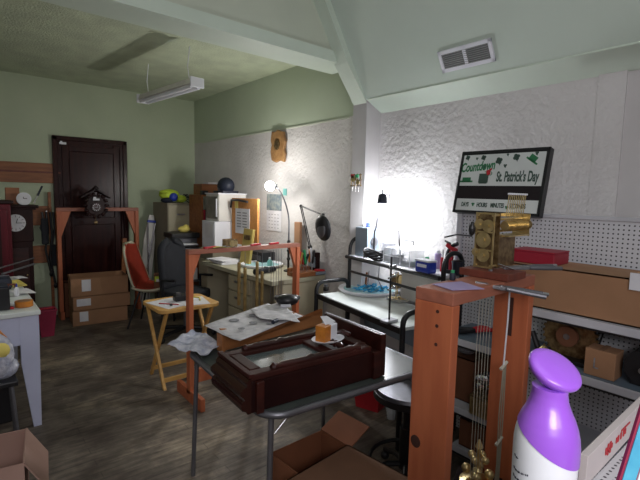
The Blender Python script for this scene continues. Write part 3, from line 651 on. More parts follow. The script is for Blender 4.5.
# items on bench top (z=.744)
Z=.744
q=P(369,291,z=Z); k=thing('round_tray',(q.x,q.y,Z),'large round white tray with a blue rimmed dish on the black bench','tray')
MB().lathe([(.17,0),(.235,.004),(.247,.02),(.24,.03),(.22,.02),(.17,.012)],seg=48).build('rim','white',k,smooth=True)
MB().lathe([(.0,.014),(.16,.015),(.205,.02)],seg=48).build('mat','glass_blue',k,smooth=True)
q2=Vector((q.x,q.y,Z)); rb=MB(); random.seed(3)
k=thing('blue_clips',(q.x+.0,q.y-.02,Z+.018),'pile of small bright blue plastic clips in the round tray','clips')
for i in range(60):
    a=random.random()*2*PI; r_=.15*math.sqrt(random.random()); rb.box((r_*math.cos(a),r_*math.sin(a)*.8,.008+random.random()*.012),(.035,.012,.008),rot=(random.random()*.4,random.random()*.4,random.random()*3))
tag(k,kind='stuff'); rb.build('clip_pile','cyan_bits',k)
q=P(388,268,z=Z+.07)
k=thing('skeleton_clock',(2.50,2.08,Z),'brass clock movement standing on posts behind the round tray on the bench','clock movement')
MB().box((0,0,.14),(.09,.004,.10)).build('plate','brass_dark',k); MB().box((0,.05,.14),(.09,.004,.10)).build('plate','brass_dark',k)
for sx in (-1,1):
    for y in (0,.05): MB().rod((sx*.038,y,0),(sx*.038,y,.2),.004).build('pillar','brass',k)
MB().rod((0,-.005,.15),(0,-.010,.15),.034,seg=24).rod((.02,-.012,.12),(.02,-.016,.12),.02,seg=20).build('gear_wheel','brass',k); MB().ball((-.02,.02,.2),.012).ball((.03,.01,.205),.01).build('bell','bright_steel',k,smooth=True)
k=thing('retort_stand',P(396,333,z=Z)+Vector((0,.0,0)),'thin black upright rod stand with steel clamps at the front of the bench','stand')
k.location=P(389,322,z=Z)
MB().box((0,0,.008),(.10,.06,.016),bev=.003).build('base','steel',k); MB().rod((0,0,.016),(0,0,.40),.006).build('rod','black',k)
for z in (.2,.27,.33): MB().rod((-.02,0,z),(.035,0,z+.01),.006).ball((.038,0,z+.01),.01).build('clamp','bright_steel',k)
q=P(398,301,z=Z); k=thing('brass_dish',(q.x,q.y,Z),'shallow glass dish of brass parts on the right of the bench','dish')
MB().lathe([(.05,0),(.085,.012),(.09,.03),(.085,.03),(.05,.006)],seg=28).build('bowl','clear',k,smooth=True)
g=MB()
for i in range(22):
    a=random.random()*6.28; r_=.065*math.sqrt(random.random()); g.rod((r_*math.cos(a),r_*math.sin(a),.012),(r_*math.cos(a),r_*math.sin(a),.02+random.random()*.01),.008+random.random()*.008,seg=10)
gg=g.build('brass_part','brass',k); gg['kind']='stuff'
q=P(324,291,z=Z); k=thing('ink_jar',(q.x+.02,q.y,Z),'small dark glass jar at the left corner of the black bench','jar')
MB().lathe([(.02,0),(.022,.004),(.022,.03),(.015,.036)]).build('body','black',k,smooth=True); MB().lathe([(.017,.036),(.017,.05),(.005,.052)]).build('lid','gray_metal',k)
q=P(437,300,z=Z); carton('cardboard_box','small open grey tin box on the right end of the black bench',(q.x-.14,q.y+.12,Z),.2,.12,.1,.05,m='gray_metal',inner='black')
# items on raised shelf
Z=1.031
def sh(px,py=260): return P(px,py,x=2.43)
k=thing('metal_cabinet',(2.50,2.42,Z),'blue grey metal box standing at the left end of the raised shelf','box',rz=R(-6))
MB().box((0,0,.115),(.13,.15,.225),bev=.005).build('case','grayblue',k); MB().rod((.0,-.0,.228),(.0,-.0,.26),.016).build('knob','blue',k,smooth=True)
MB().rod((0,-.076,.12),(0,-.084,.12),.035).build('speaker_grille','gray_metal',k)
q=sh(380); k=thing('white_canister',(2.50,2.20,Z),'white translucent canister on the raised shelf under the bright lamp','canister')
MB().lathe([(.045,0),(.05,.005),(.05,.115),(.04,.125)],seg=28).build('body','white',k,smooth=True); MB().lathe([(.052,.112),(.052,.13),(.02,.134)],seg=28).build('lid','white',k,smooth=True)
k=thing('cable_coil',(2.40,2.24,Z),'tangled black cable bundle at the front of the raised shelf','cable')
w=MB()
for j in range(5):
    w.tube([(.06*(1+.1*j)*math.cos(t)*.6,.11*math.sin(t),.012+.013*j+.01*math.sin(3*t+j)) for t in [i*2*PI/20 for i in range(20)]],.008,6,closed=True)
w.build('cable','black',k,smooth=True)
k=thing('clear_organizer',(2.42,1.99,Z),'clear plastic drawer box on the raised shelf','box',rz=R(-6))
MB().box((0,0,.055),(.14,.26,.11),bev=.004).build('shell','clear',k); MB().box((0,0,.02),(.12,.24,.03)).box((-.02,.04,.05),(.06,.07,.03)).build('contents','gray_metal',k)
ln=MB()
for y in (-.13,-.04,.05,.13): ln.box((-.071,y,.055),(.004,.004,.11))
ln.box((-.071,0,.055),(.004,.26,.004)); ln.build('divider','white',k)
for (x,y,h,r_,m,cap,nm,lb) in ((2.45,1.79,.075,.022,'green','green','small_pot','small green pot beside the clear organizer on the raised shelf'),(2.50,1.74,.12,.022,'lav','white','spray_can','pale lavender can standing on the raised shelf'),(2.52,1.68,.12,.02,'tube','gray_metal','spray_can','beige can with grey top on the raised shelf')):
    k=thing(nm,(x-.03,y,Z),lb,'can'); MB().lathe([(r_*.96,0),(r_,.003),(r_,h*.8),(r_*.6,h*.86)],seg=20).build('body',m,k,smooth=True); MB().lathe([(r_*.62,h*.84),(r_*.62,h),(.002,h)],seg=16).build('cap',cap,k)
k=thing('bar_clamp',(2.38,1.60,Z),'red bar clamp standing at the right end of the raised shelf','clamp')
MB().box((0,0,.012),(.05,.06,.024),bev=.004).build('base','black',k)
MB().tube([(0,0,.02),(0,.01,.10)]+arc((0,.01,.11),(0,.0,.17),(0,-.06,.19)),.012,8).build('arm','black',k,smooth=True)
MB().rod((0,-.02,.02),(0,-.02,.14),.014).box((0,-.02,.16),(.03,.08,.025),rot=(.5,0,0),bev=.005).build('jaw','red',k); MB().rod((0,.03,.2),(0,-.01,.185),.006).build('trigger','gray_metal',k)
k=thing('red_screwdriver',(2.40,1.655,Z),'red handled driver standing upright beside the clamp','tool')
MB().rod((0,0,0),(0,0,.09),.015,.012).build('handle','red',k,smooth=True); MB().rod((0,0,.09),(0,0,.14),.004).build('shaft','steel',k)
k=thing('dark_tub',(2.36,1.52,Z),'small black tub at the right end of the raised shelf','tub')
MB().lathe([(.028,0),(.035,.08),(.037,.08),(.037,.085),(.01,.086)],seg=20).build('body','navy',k,smooth=True); MB().lathe([(.03,.086),(.03,.092),(.01,.094)],seg=20).build('lid','black',k)
k=thing('parts_tub',(2.275,1.69,Z),'blue and white plastic tub at the front of the raised shelf behind the foreground stand','tub',rz=R(-8))
MB().box((0,0,.035),(.07,.12,.07),bev=.01).build('body','blue',k); MB().box((0,0,.075),(.074,.125,.012),bev=.004).build('lid','white',k); MB().box((-.0365,0,.045),(.003,.08,.02)).build('label_strip','white',k)
# cables down from box
tag(MB().tube([(2.55,2.40,1.06),(2.58,2.36,.95),(2.54,2.33,.85),(2.57,2.3,.76)],.004,6).build('power_cable','gray_metal',smooth=True),'thin grey power cable hanging below the blue grey box','cable')
tag(MB().tube([(2.58,2.50,1.04),(2.60,2.49,.9),(2.56,2.46,.8),(2.5,2.45,.76)],.004,6).build('power_cable','gray_metal',smooth=True),'thin grey power cable hanging at the far left of the raised shelf','cable')
tag(MB().box((2.56,2.50,.816),(.015,.05,.14),rot=(0,.1,0),bev=.003).build('wood_scrap','orange_wood'),'small wooden strip standing at the wall under the raised shelf','wood piece')
# bright work lamp
hb=P(382,208,x=2.45); base=Vector((2.47,2.32,Z))
k=thing('work_lamp',base,'bright work lamp with dark blue head rising from the raised shelf','lamp')
rel=hb-base
MB().rod((0,0,0),(0,0,.02),.035).build('base','black',k,smooth=True)
MB().tube([(0,0,.02),(0,0,.2),(rel.x*.2,rel.y*.2,rel.z*.6),(rel.x*.6,rel.y*.5,rel.z*.88),(rel.x,rel.y,rel.z+.03)],.008,8).build('arm','black',k,smooth=True)
MB().lathe([(.015,.105),(.028,.095),(.034,.07),(.037,.035),(.02,.03)],c=rel,seg=18).build('socket','navy',k,smooth=True)
MB().rod(rel+Vector((0,0,.10)),rel+Vector((0,0,.135)),.004).tube([rel+Vector((.02,-.02,.1)),rel+Vector((.02,-.05,.1)),rel+Vector((.02,-.05,.06))],.004,6).build('switch','navy',k)
bb=MB().ball(rel+Vector((-.0,0,-.01)),.042,(1,1,1.15),18).build('bulb','bulb_cool',k,smooth=True)
k=thing('small_gooseneck',(2.50,2.12,Z),'thin grey upright bracket with a bent arm on the raised shelf','bracket')
k.location=(2.56,2.14,Z)
MB().rod((0,0,0),(.0,.02,.22),.007).build('post','black',k); MB().rod((0,0,.15),(0,-.12,.15),.004).rod((0,-.12,.15),(0,-.12,.12),.004).build('arm','black',k)
# ================================================================ beige desk
dx0,dy0,dz=2.05,3.08,.765
dk=thing('metal_desk',((dx0+2.64)/2,(dy0+4.45)/2,0),'beige metal desk with drawers along the right wall, cluttered with tools','desk')
w_,d_=2.64-dx0,4.45-dy0
MB().box((0,0,dz-.02),(w_,d_,.04),bev=.004).build('desk_top','desk_top',dk)
MB().box((.02,-d_/2+.03,(dz-.04)/2),(w_-.06,.03,dz-.04)).build('end_panel','beige',dk); MB().box((.02,d_/2-.03,(dz-.04)/2),(w_-.06,.03,dz-.04)).build('end_panel','beige',dk)
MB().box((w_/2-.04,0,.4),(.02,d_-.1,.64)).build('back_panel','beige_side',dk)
for (y0,y1) in ((-d_/2+.42,-d_/2+.84),):
    MB().box((.02,(y0+y1)/2,.39),(w_-.08,y1-y0,.66)).build('pedestal','beige',dk)
    for z0,z1 in ((.56,.70),(.40,.545),(.10,.385)):
        dd=MB().box((-w_/2+.05,(y0+y1)/2,(z0+z1)/2),(.03,y1-y0-.02,z1-z0),bev=.004).build('drawer','beige',dk)
        MB().box((-w_/2+.03,(y0+y1)/2,(z0+z1)/2+.02),(.014,.12,.018),bev=.003).build('handle','steel',dd)
# things on desk
Z=dz+.001
q=P(262,266,z=Z); k=thing('round_tray',(q.x,q.y,Z),'round white tray with a pale blue glass disc on the beige desk','tray')
MB().lathe([(.15,0),(.2,.004),(.215,.025),(.21,.03),(.19,.018),(.15,.012)],seg=40).build('rim','white',k,smooth=True); MB().lathe([(0,.014),(.17,.018)],seg=40).build('disc','glass_blue',k,smooth=True)
q=P(263,272,z=Z); k=thing('tool_roll',(q.x-.02,q.y-.06,Z+.0),'dark grey tool roll lying at the front corner of the beige desk','tool roll',rz=.25)
MB().rod((-.13,0,.026),(.13,0,.026),.026).build('roll','black_fabric',k,smooth=True); MB().box((.03,0,.03),(.02,.06,.055),bev=.004).build('strap','gray_metal',k)
# orange tool rack with many tools
k=thing('tool_rack',(2.44,3.165,Z),'low orange wooden block rack for hand tools on the beige desk','rack')
MB().box((0,0,.02),(.24,.16,.04),bev=.004).build('block','orange_wood',k); MB().box((0,.06,.055),(.24,.04,.03),bev=.004).build('step','orange_wood',k)
random.seed(11)
def tool(p,hm,ln,tilt,lb):
    o=thing('hand_tool',p,lb,'tool',rot=(tilt[0],tilt[1],0),group='hand tools in the orange rack')
    MB().rod((0,0,0),(0,0,ln*.5),.003).build('shaft','steel',o); MB().lathe([(.006,ln*.35),(.012,ln*.42),(.010,ln*.75),(.013,ln*.95),(.005,ln)],seg=10).build('handle',hm,o,smooth=True)
cols=['red','black','blue','red','yellow','black','green','red','navy','black','skin_orange','white']
nm={'skin_orange':'amber'}
for i in range(12):
    tool((2.335+.019*i,3.155+.05*((i*5)%3-1)*.6,Z+.04),cols[i],(.17+.06*random.random()),(random.uniform(-.2,.2),random.uniform(-.25,.25)),'thin %s handled hand tool standing in the orange rack on the beige desk'%nm.get(cols[i],cols[i]))
k=thing('spray_can',(2.48,3.29,Z),'yellow and black spray can standing behind the tool rack','can')
MB().lathe([(.024,0),(.026,.004),(.026,.13),(.012,.15)],seg=18).build('body','yellow',k,smooth=True); MB().lathe([(.013,.15),(.013,.19),(.003,.195)],seg=14).build('nozzle','black',k)
k=thing('drill_index',(2.605,3.15,Z),'dark patterned box leaning on the wall behind the tools','box')
MB().box((0,.06,.10),(.05,.12,.2),bev=.006).build('case','mahogany_dark',k); MB().box((-.027,.06,.11),(.004,.10,.1)).build('panel','grayblue',k)
k=thing('stapler',(2.585,3.10-.0,Z),'small grey and red tool at the right end of the beige desk','tool')
MB().box((0,0,.02),(.12,.05,.03),bev=.008).build('body','grayblue',k); MB().box((0,.0,.045),(.10,.04,.02),rot=(0,.1,0),bev=.006).build('lever','red',k)
tag(MB().box((2.64-.01,3.50,1.0),(.03,.09,.46),bev=.003).build('wood_post','cardboard'),'narrow tan wooden board standing against the wall behind the gooseneck lamp','board')
# clutter on left part of the desk
k=thing('paint_jar',P(270,258,x=2.4),'teal bottle standing on the beige desk behind the round tray','bottle'); k.location.z=Z
MB().lathe([(.025,0),(.027,.005),(.027,.07),(.012,.09)],seg=18).build('body','teal',k,smooth=True); MB().lathe([(.013,.09),(.013,.11),(.003,.112)],seg=14).build('cap','white',k)
k=thing('black_box',(2.55,4.03,Z),'black electronics box at the back of the beige desk','box'); MB().box((0,0,.06),(.16,.26,.12),bev=.006).build('case','black',k); MB().box((-.081,0,.06),(.003,.2,.05)).build('panel','gray_metal',k)
k=thing('paper_stack',(2.2,4.18,Z),'stack of white papers at the far end of the beige desk','papers'); 
for i in range(4): MB().box((.01*i*(-1)**i,.01*i,.006+i*.011),(.2,.26,.01),rot=(0,0,.1*i-.1)).build('sheet_bundle','paper',k)
# gooseneck bulb lamp
bp=P(270,186,x=2.42); base=Vector((2.46,3.42,Z)); r_=bp-base
k=thing('gooseneck_lamp',base,'lit bare bulb gooseneck lamp standing on the beige desk','lamp')
MB().lathe([(.045,0),(.045,.012),(.015,.02)],seg=20).build('base','black',k,smooth=True)
MB().rod((0,0,.02),(0,0,.30),.011).ball((0,0,.12),.018).ball((0,0,.2),.018).ball((0,0,.28),.018).build('stem','black',k,smooth=True)
MB().tube([(0,0,.30),(-.0,-.0,.48)]+arc((0,0,.5),(-.01,.05,.72),(r_.x+.02,r_.y-.07,r_.z+.0),10)[1:],.007,8).build('gooseneck','gray_metal',k,smooth=True)
MB().rod((r_.x+.02,r_.y-.08,r_.z-.0),(r_.x,r_.y-.02,r_.z),.02,.026).build('socket','white',k,smooth=True)
MB().ball(r_,.048,(1,1,1),18).build('bulb','bulb',k,smooth=True)
# articulated magnifier lamp
a0=P(310,247,x=2.585); a1=P(301,206,x=2.56); a2=P(323,215,x=2.45); hd=P(323,228,x=2.40)
k=thing('magnifier_lamp',(a0.x,a0.y,Z),'black articulated bench lamp with an oval shade over the beige desk','lamp')
o_=Vector((a0.x,a0.y,Z))
MB().rod((0,0,0),(0,0,.05),.03).rod((0,0,.05),a0-o_+Vector((0,0,.0)),.01).build('clamp_base','black',k,smooth=True)
for s in (-1,1):
    off=Vector((0,s*.012,0)); MB().rod(a0-o_+off,a1-o_+off,.005).build('lower_arm','black',k); MB().rod(a1-o_+off,a2-o_+off,.005).build('upper_arm','black',k)
MB().ball(a1-o_,.016).ball(a0-o_,.022).ball(a2-o_,.016).build('joint','black',k,smooth=True)
c_=hd-o_
sd=MB(); sd.grid(10,16,lambda u,v: Vector(((.02+.035*math.sin(u*PI/1.0)*.8)*-1*math.cos(0), (.075*math.cos(v*2*PI))*(1-.15*math.sin(v*2*PI))*math.sin(u*PI/2), .10*math.sin(v*2*PI)*math.sin(u*PI/2)-.01)))
sd.bm.free(); sd=MB().ball((0,0,0),.1,(.30,.98,1.12),20,rot=(0,R(-8),0)); sh_=sd.build('lamp_shade','black',k,smooth=True); sh_.location=c_
MB().ball((0,0,0),.07,(.1,.75,1),16).build('lens','gray_metal',k,smooth=True).location=c_+Vector((-.025,-.008,-.012))
# chime rods/ weights hung from stand 2
sx_=[1.46,1.50,1.64,1.68]
for i,(px,pt,pb) in enumerate(((239,263,305),(245,268,312),(257,262,312),(262,272,312))):
    q=P(px,(pt+pb)/2,y=2.94-.0); t=P(px,pt,y=2.94).z; b3=P(px,pb,y=2.94).z
    o=thing('clock_weight',(q.x,2.94,t),'slim brass weight hanging from the slim stand, %s'%(['first from its left post','second from its left post','third from its left post','last of the four in the row'][i]),'clock weight')
    MB().rod((0,0,b3-t),(0,0,0),.0125).ball((0,0,0),.0125,(1,1,.5)).build('shell','weight_brass',o,smooth=True)
    MB().rod((0,0,0),(0,0,1.058-t),.0022,seg=6).build('cord','gray_metal',o)
k=thing('clock_movement',(1.58,2.94,1.10),'small brass clock movement with red strips on the slim stand beam','clock movement')
MB().box((0,-.03,.03),(.09,.003,.06)).box((0,.03,.03),(.09,.003,.06)).build('plate','brass_dark',k); MB().rod((0,-.034,.03),(0,-.04,.03),.024).rod((.03,-.034,.035),(.03,-.04,.035),.015).build('gear','brass',k)
for x0,y1,lb in ((1.42,-.0,'red strip lying on the slim stand beam left of the movement'),(1.80,.0,'red clip strip lying on the slim stand beam right of the movement'),(1.97,.0,'dark red strip near the right end of the slim stand beam')):
    tag(MB().box((x0,2.94,1.108),(.11,.02,.014),rot=(0,0,.3),bev=.003).build('red_strip','red'),lb,'strip')
# other hanging strings from stand 2
st=thing('string_bundle',(1.95,2.95,1.055),'thin dark cords hanging beside the right post of the slim stand','cords')
w=MB()
for i in range(5): w.tube([(i*.025,0,0),(i*.025+.004,.0,-.2-.05*i),(i*.022,0,-.42)],.002,5)
w.build('cord','gray_metal',st)
# ================================================================ cork board, calendar etc. on wall
def wallrect(px0,py0,px1,py1,x): 
    a=P(px0,py0,x=x); b=P(px1,py1,x=x); return (a+b)/2, abs(a.y-b.y), abs(a.z-b.z)
c,w1,h1=wallrect(267,194,281,232,WX-.006)
k=thing('wall_calendar',c,'wall calendar with a landscape picture hanging behind the gooseneck lamp','calendar')
MB().box((0,0,-h1*.22),(.004,w1,h1*.55)).build('page','paper',k); MB().box((0,0,h1*.28),(.004,w1,h1*.44)).build('picture','photo',k)
g=MB()
for i in range(4):
    for j in range(5): g.box((-.003,(i-1.5)*w1*.2,-h1*(.05+.09*j)),(.001,w1*.1,.006))
g.build('date_marks','ink',k)
c=P(285,192,x=WX-.005); tag(MB().box(c,(.006,.06,.07)).build('sticky_note','teal'),'small teal note stuck on the wall beside the calendar','note')
# cork/wood board standing
k=thing('plywood_panel',P(245,222,x=2.40),'orange plywood panel standing on the far end of the desk','panel',rz=0)
k.location=(2.42,4.17,1.20)
MB().box((0,0,-.005),(.025,.54,.50),bev=.003).build('board','cork',k)
MB().box((-.0145,.03,.0),(.003,.30,.27)).build('printed_sheet','paper',k)
g=MB()
for yy in (-.02,.10):
    for j in range(6): g.box((-.0165,yy,.09-j*.03),(.001,.09,.012))
g.build('sheet_text','ink',k)
MB().box((-.0145,.16,.18),(.003,.07,.09)).build('yellow_note','yellow',k)
MB().tube([(-.03,.26,.14),(-.03,.24,.22),(-.03,.1,.225),(-.03,-.1,.21)],.012,8).build('cord','black',k,smooth=True)
k=thing('yellow_book',P(247,240,x=2.25),'yellow covered book leaning against the plywood panel','book',rot=(0,R(8),0))
k.location=(2.34,3.98,Z+.19)
MB().box((0,0,0),(.03,.18,.36),bev=.002).build('cover','mustard',k); MB().box((-.0165,0,.09),(.003,.12,.05)).build('title_block','brass_dark',k)
# white computer tower / panel
k=thing('white_panel_box',(2.28,4.62,Z),'large white box with papers standing at the far end of the desk','box')
k.location=(2.40,4.64,.871)
MB().box((0,0,.155),(.36,.32,.31),bev=.008).build('case','white',k); MB().box((-.182,-.03,.2),(.004,.2,.16)).build('sheet','paper',k)
k2=thing('side_cabinet',(2.40,4.64,0),'low beige side cabinet beyond the desk carrying the white box','cabinet')
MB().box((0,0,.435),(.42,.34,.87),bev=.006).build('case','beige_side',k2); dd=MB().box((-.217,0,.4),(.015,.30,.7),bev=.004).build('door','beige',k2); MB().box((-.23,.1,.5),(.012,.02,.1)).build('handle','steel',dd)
# shelf unit with objects behind
sx0=2.30
k=thing('shelf_unit',(2.49,5.18,0),'reddish wooden open shelf unit in the far right corner, packed with boxes','shelf')
MB().box((-.17,-.0,.735),(.02,.36,1.47)).build('side_panel','orange_wood',k); MB().box((.17,0,.735),(.02,.36,1.47)).build('side_panel','orange_wood',k)
for z in (.02,.45,.80,1.08,1.46): MB().box((0,0,z),(.32,.36,.02)).build('shelf_board','orange_wood',k)
def simple_box(name,c,d,m,label,cat,rz=0,lid=None):
    o=thing(name,(c[0],c[1],c[2]),label,cat,rz=rz); MB().box((0,0,d[2]/2),d,bev=.004).build('body',m,o)
    if lid: MB().box((0,0,d[2]+.004),(d[0]*1.02,d[1]*1.02,.012),bev=.002).build('lid',lid,o)
    return o
k=simple_box('wooden_crate',(2.46,5.18,1.471),(.24,.24,.13),'orange_wood','small reddish brown wooden crate on top of the corner shelf','crate'); MB().box((.04,-.03,.142),(.14,.14,.02)).build('white_parcel','paper',k)
k=simple_box('dark_pouch',(2.355,5.03,1.471),(.08,.06,.05),'black','flat black case beside the wooden crate in the corner','case')
# white microwave-like box
k=thing('microwave_oven',(2.44,4.64,1.183),'grey and white microwave style box on top of the white box','appliance')
MB().box((0,0,.15),(.34,.32,.30),bev=.006).build('case','tube',k); MB().box((-.173,-.0,.15),(.008,.29,.25),bev=.003).build('door','oven_gray',k); MB().box((-.18,-.12,.15),(.014,.03,.2),bev=.004).build('handle','white',k)
MB().box((0,0,.306),(.36,.34,.014),bev=.003).build('top_panel','white',k)
k=thing('camera_bag',(2.42,4.60,1.498),'dark blue rounded helmet like case on top of the microwave','case')
MB().ball((0,0,.08),.115,(.8,1.0,.85),18).box((0,0,.012),(.2,.24,.024),bev=.008).build('shell','navy',k,smooth=True); MB().ball((-.06,.02,.05),.05,(.6,.8,.9),12).build('visor','gray_metal',k,smooth=True)
for i,(y,z,w2,h2,m,lb) in enumerate(((4.99,1.14,.05,.26,'red','red spined book standing beside the microwave in the corner'),(4.94,1.14,.03,.25,'teal','teal spined book standing beside the microwave in the corner'))):
    pass
bk=[('red','red'),('teal','teal'),('blue','navy')]
for i,(nm_,m) in enumerate((('dark red','red_case'),('teal','teal'),('dark blue','navy'))):
    o=thing('book',(2.345+.03*i,5.02,1.09+.001),'%s book standing in the corner shelf unit'%nm_,'book'); MB().box((0,.05,.10),(.024,.16,.2),bev=.002).build('cover',m,o); MB().box((0,.052,.10),(.018,.158,.19)).build('pages','paper',o)
simple_box('grey_bin',(2.55,5.12,1.092),(.14,.12,.16),'gray_metal','grey parts bin on the upper board of the corner shelf','bin',lid='black')
simple_box('cardboard_carton',(2.49,5.18,.812),(.26,.24,.2),'cardboard','tan carton on the middle board of the corner shelf','box')
# ================================================================ beige filing cabinet and stuff
a=P(152,203,y=5.35); b4=P(195,200,y=5.35)
k=thing('filing_cabinet',(2.215,5.66,0),'tall beige metal cabinet by the far wall with toys on top','cabinet')
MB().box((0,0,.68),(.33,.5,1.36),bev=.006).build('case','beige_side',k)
for i,(z0,z1) in enumerate(((.05,.36),(.37,.68),(.69,1.0),(1.01,1.33))):
    dd=MB().box((0,-.255,(z0+z1)/2),(.31,.014,z1-z0),bev=.003).build('drawer','beige',k); MB().box((0,-.27,(z0+z1)/2+.05),(.1,.015,.02),bev=.003).build('handle','steel',dd)
k=thing('stuffed_toy',(2.17,5.55,1.361),'lime green and blue soft toy heap on top of the beige cabinet','toy')
MB().ball((-.04,0,.10),.10,(1.3,.9,.7),14).ball((.09,-.04,.05),.06,(1.3,1,.8),12).ball((-.12,-.04,.13),.05,(1.2,1,.6),10).build('body','lime',k,smooth=True)
MB().ball((-.02,-.09,.07),.055,(1,.8,1),12).build('blue_patch','blue',k,smooth=True); MB().ball((-.09,-.06,.03),.06,(1.4,1,.6),12).build('dark_base','navy',k,smooth=True)
k=thing('dark_wire_heap',(2.345,5.55,1.361),'dark tangled wires lying on the beige cabinet beside the toy','cable')
w=MB()
for j in range(5): w.tube([(.05*math.cos(t+j)*(.6+.1*j),.07*math.sin(t),.015+.02*j+.012*math.sin(2*t+j)) for t in [i*2*PI/16 for i in range(16)]],.006,6,closed=True)
w.build('cable','black',k,smooth=True)
k=thing('ironing_board',(1.80,5.72,0),'folded pale grey ironing board leaning beside the beige cabinet','ironing board',rot=(0,R(6),0))
k.location=(1.86,5.80,0)
MB().prism([(-.07,0),(.07,0),(.07,.9),(.03,1.2),(-.03,1.2),(-.07,.9)],.025,rot=(PI/2,0,0)).build('board','tube',k,bev=.004); MB().rod((-.05,-.04,.02),(.05,-.04,1.1),.009).rod((.05,-.05,.02),(-.05,-.05,1.1),.009).build('leg','bright_steel',k); MB().box((.0,-.03,1.12),(.1,.04,.03),bev=.004).build('hinge','blue',k)
# printer on a cart
k=thing('printer_cart',(2.10,5.10,0),'dark metal cart in front of the beige cabinet carrying a printer','cart')
for z in (.45,.84): MB().box((0,0,z),(.36,.34,.02),bev=.003).build('shelf','gray_metal',k)
for sx in (-1,1):
    for sy in (-1,1): MB().rod((sx*.16,sy*.15,.0),(sx*.16,sy*.15,.84),.01).build('leg','black',k)
k=thing('printer',(2.10,5.10,.852),'black desktop printer with grey tray on the dark cart','printer')
MB().box((0,0,.14),(.34,.28,.06),bev=.012).build('body','black',k); MB().box((0,.02,.075),(.30,.24,.07),bev=.006).build('base','gray_metal',k); MB().box((0,-.15,.03),(.24,.12,.012)).build('tray','gray_metal',k); MB().box((.0,-.16,.045),(.2,.14,.01)).build('paper_pile','paper',k)
k=thing('yellow_cloth',(2.13,5.10,1.023),'pale yellow crumpled cloth on top of the black printer','cloth')
MB().ball((0,0,.035),.07,(1.1,.8,.55),12).ball((.03,.01,.05),.05,(.8,.8,.8),10).build('cloth_body','yellow',k,smooth=True)
simple_box('grey_box',(2.10,5.10,.461),(.28,.26,.14),'tube','pale grey box on the lower shelf of the printer cart','box')
# ================================================================ chairs
k=thing('shell_chair',(1.70,4.98,0),'orange red upholstered shell chair with cream rim beside the stacked boxes','chair',rz=R(52))
def shell(u,v,off=0):
    # u 0..1 seat front -> back top ; v -1..1 width
    t=u; 
    if t<.45: y=-.20+t/.45*.36; z=.42-.03*math.sin(t/.45*PI)
    else: s=(t-.45)/.55; y=.16+.05*math.sin(s*PI/2)+.09*s; z=.42+.50*s
    w=.24*(1-.25*max(0,(t-.6))/.4)*(math.sin(min(1,(t+.12)/.25)*PI/2)); 
    if t>.88: w*=math.sqrt(max(.05,1-((t-.88)/.13)**2))
    return Vector((v*w, y-(.05 if t>.45 else 0)*abs(v)**2*1.2, z+.05*abs(v)**2.5*(1 if t<.5 else .3)+off))
MB().grid(24,12,lambda u,v: shell(u,v*2-1)).build('shell','shell_rim',k,smooth=True,solid=.02)
MB().grid(24,12,lambda u,v: shell(.03+u*.94,(v*2-1)*.88)+Vector((0,-.014,.016))).build('upholstery','chair_red',k,smooth=True,solid=.016)
for sx in (-1,1):
    for sy in (-1,1): MB().rod((sx*.10,sy*.10,.40),(sx*.20,sy*.20,.0),.010).build('leg','black',k)
k=thing('green_package',(1.78,4.93,.43),'small box with bright green label on the orange red chair','box',rz=R(-20))
MB().box((0,0,.075),(.14,.12,.15),bev=.004).build('carton','cardboard_dark',k); MB().box((-.01,-.062,.10),(.10,.004,.06)).build('green_label','lime',k); MB().box((-.01,-.064,.085),(.07,.003,.03)).build('white_label','paper',k)
k=thing('office_chair',(1.86,4.45,0),'black high backed swivel office chair seen from behind by the desk','chair',rz=R(195))
k.location.x=1.82; k.location.y=4.33
MB().prism(rrect(.40,.42,.1),.09,c=(0,0,.42)).build('seat','black_fabric',k,bev=.02)
bk=MB().grid(14,16,lambda u,v: Vector(((u-.5)*2*(.165-.04*max(0,(v-.55)/.45)**2)*math.sqrt(max(.0,1-max(0,(v-.8)/.21)**2)) , -.19-.07*v+.05*(2*u-1)**2,     .50+.50*v)))
bk.build('backrest','black_fabric',k,smooth=True,solid=.07)
MB().box((0,-.20,.46),(.08,.03,.24),rot=(.1,0,0)).build('back_bracket','black',k)
for sx in (-1,1): MB().tube([(sx*.17,-.05,.42),(sx*.23,-.05,.46),(sx*.24,-.06,.62),(sx*.23,.14,.64)],.014,8).build('armrest','black',k,smooth=True)
MB().rod((0,0,.1),(0,0,.42),.025).build('gas_lift','gray_metal',k)
for i in range(5):
    a=i*2*PI/5; lg=MB().tube([(0,0,.11),(.28*math.cos(a),.28*math.sin(a),.07)],.02,8).build('leg','black',k,smooth=True); MB().ball((.28*math.cos(a),.28*math.sin(a),.028),.028,(1,.7,1),10).build('caster','black',lg,smooth=True)
# ================================================================ wall things
c,w1,h1=wallrect(272,131,286,162,WX-.02)
k=thing('wall_plaque',c,'ornate carved golden brown wooden wall clock plaque high on the wall','wall clock')
MB().prism([(q0*w1,q1*h1) for q0,q1 in ((-.42,-.42),(-.15,-.5),(.15,-.44),(.42,-.5),(.5,-.25),(.42,-.1),(.5,.12),(.42,.28),(.38,.42),(.15,.44),(0,.5),(-.2,.44),(-.42,.47),(-.5,.2),(-.42,.05),(-.5,-.15))],.03,c=(.01,0,0),rot=(PI/2,0,-PI/2)).build('board','plaque',k,bev=.006)
MB().rod((-.022,0,.01),(-.032,0,.01),.05,seg=24).build('dial','brass_dark',k); MB().box((-.034,0,.025),(.002,.004,.03)).box((-.034,.012,.01),(.002,.025,.004)).build('hands','black',k)
c=P(356,180,x=2.47); k=thing('brass_ornament',c,'small colourful brass openwork movement mounted on the white column','movement')
g=MB(); 
for y in (-.05,-.015,.02,.05): g.rod((0,y,-.05),(0,y,.05),.004)
for z in (-.045,0,.04): g.rod((0,-.06,z),(0,.06,z),.004)
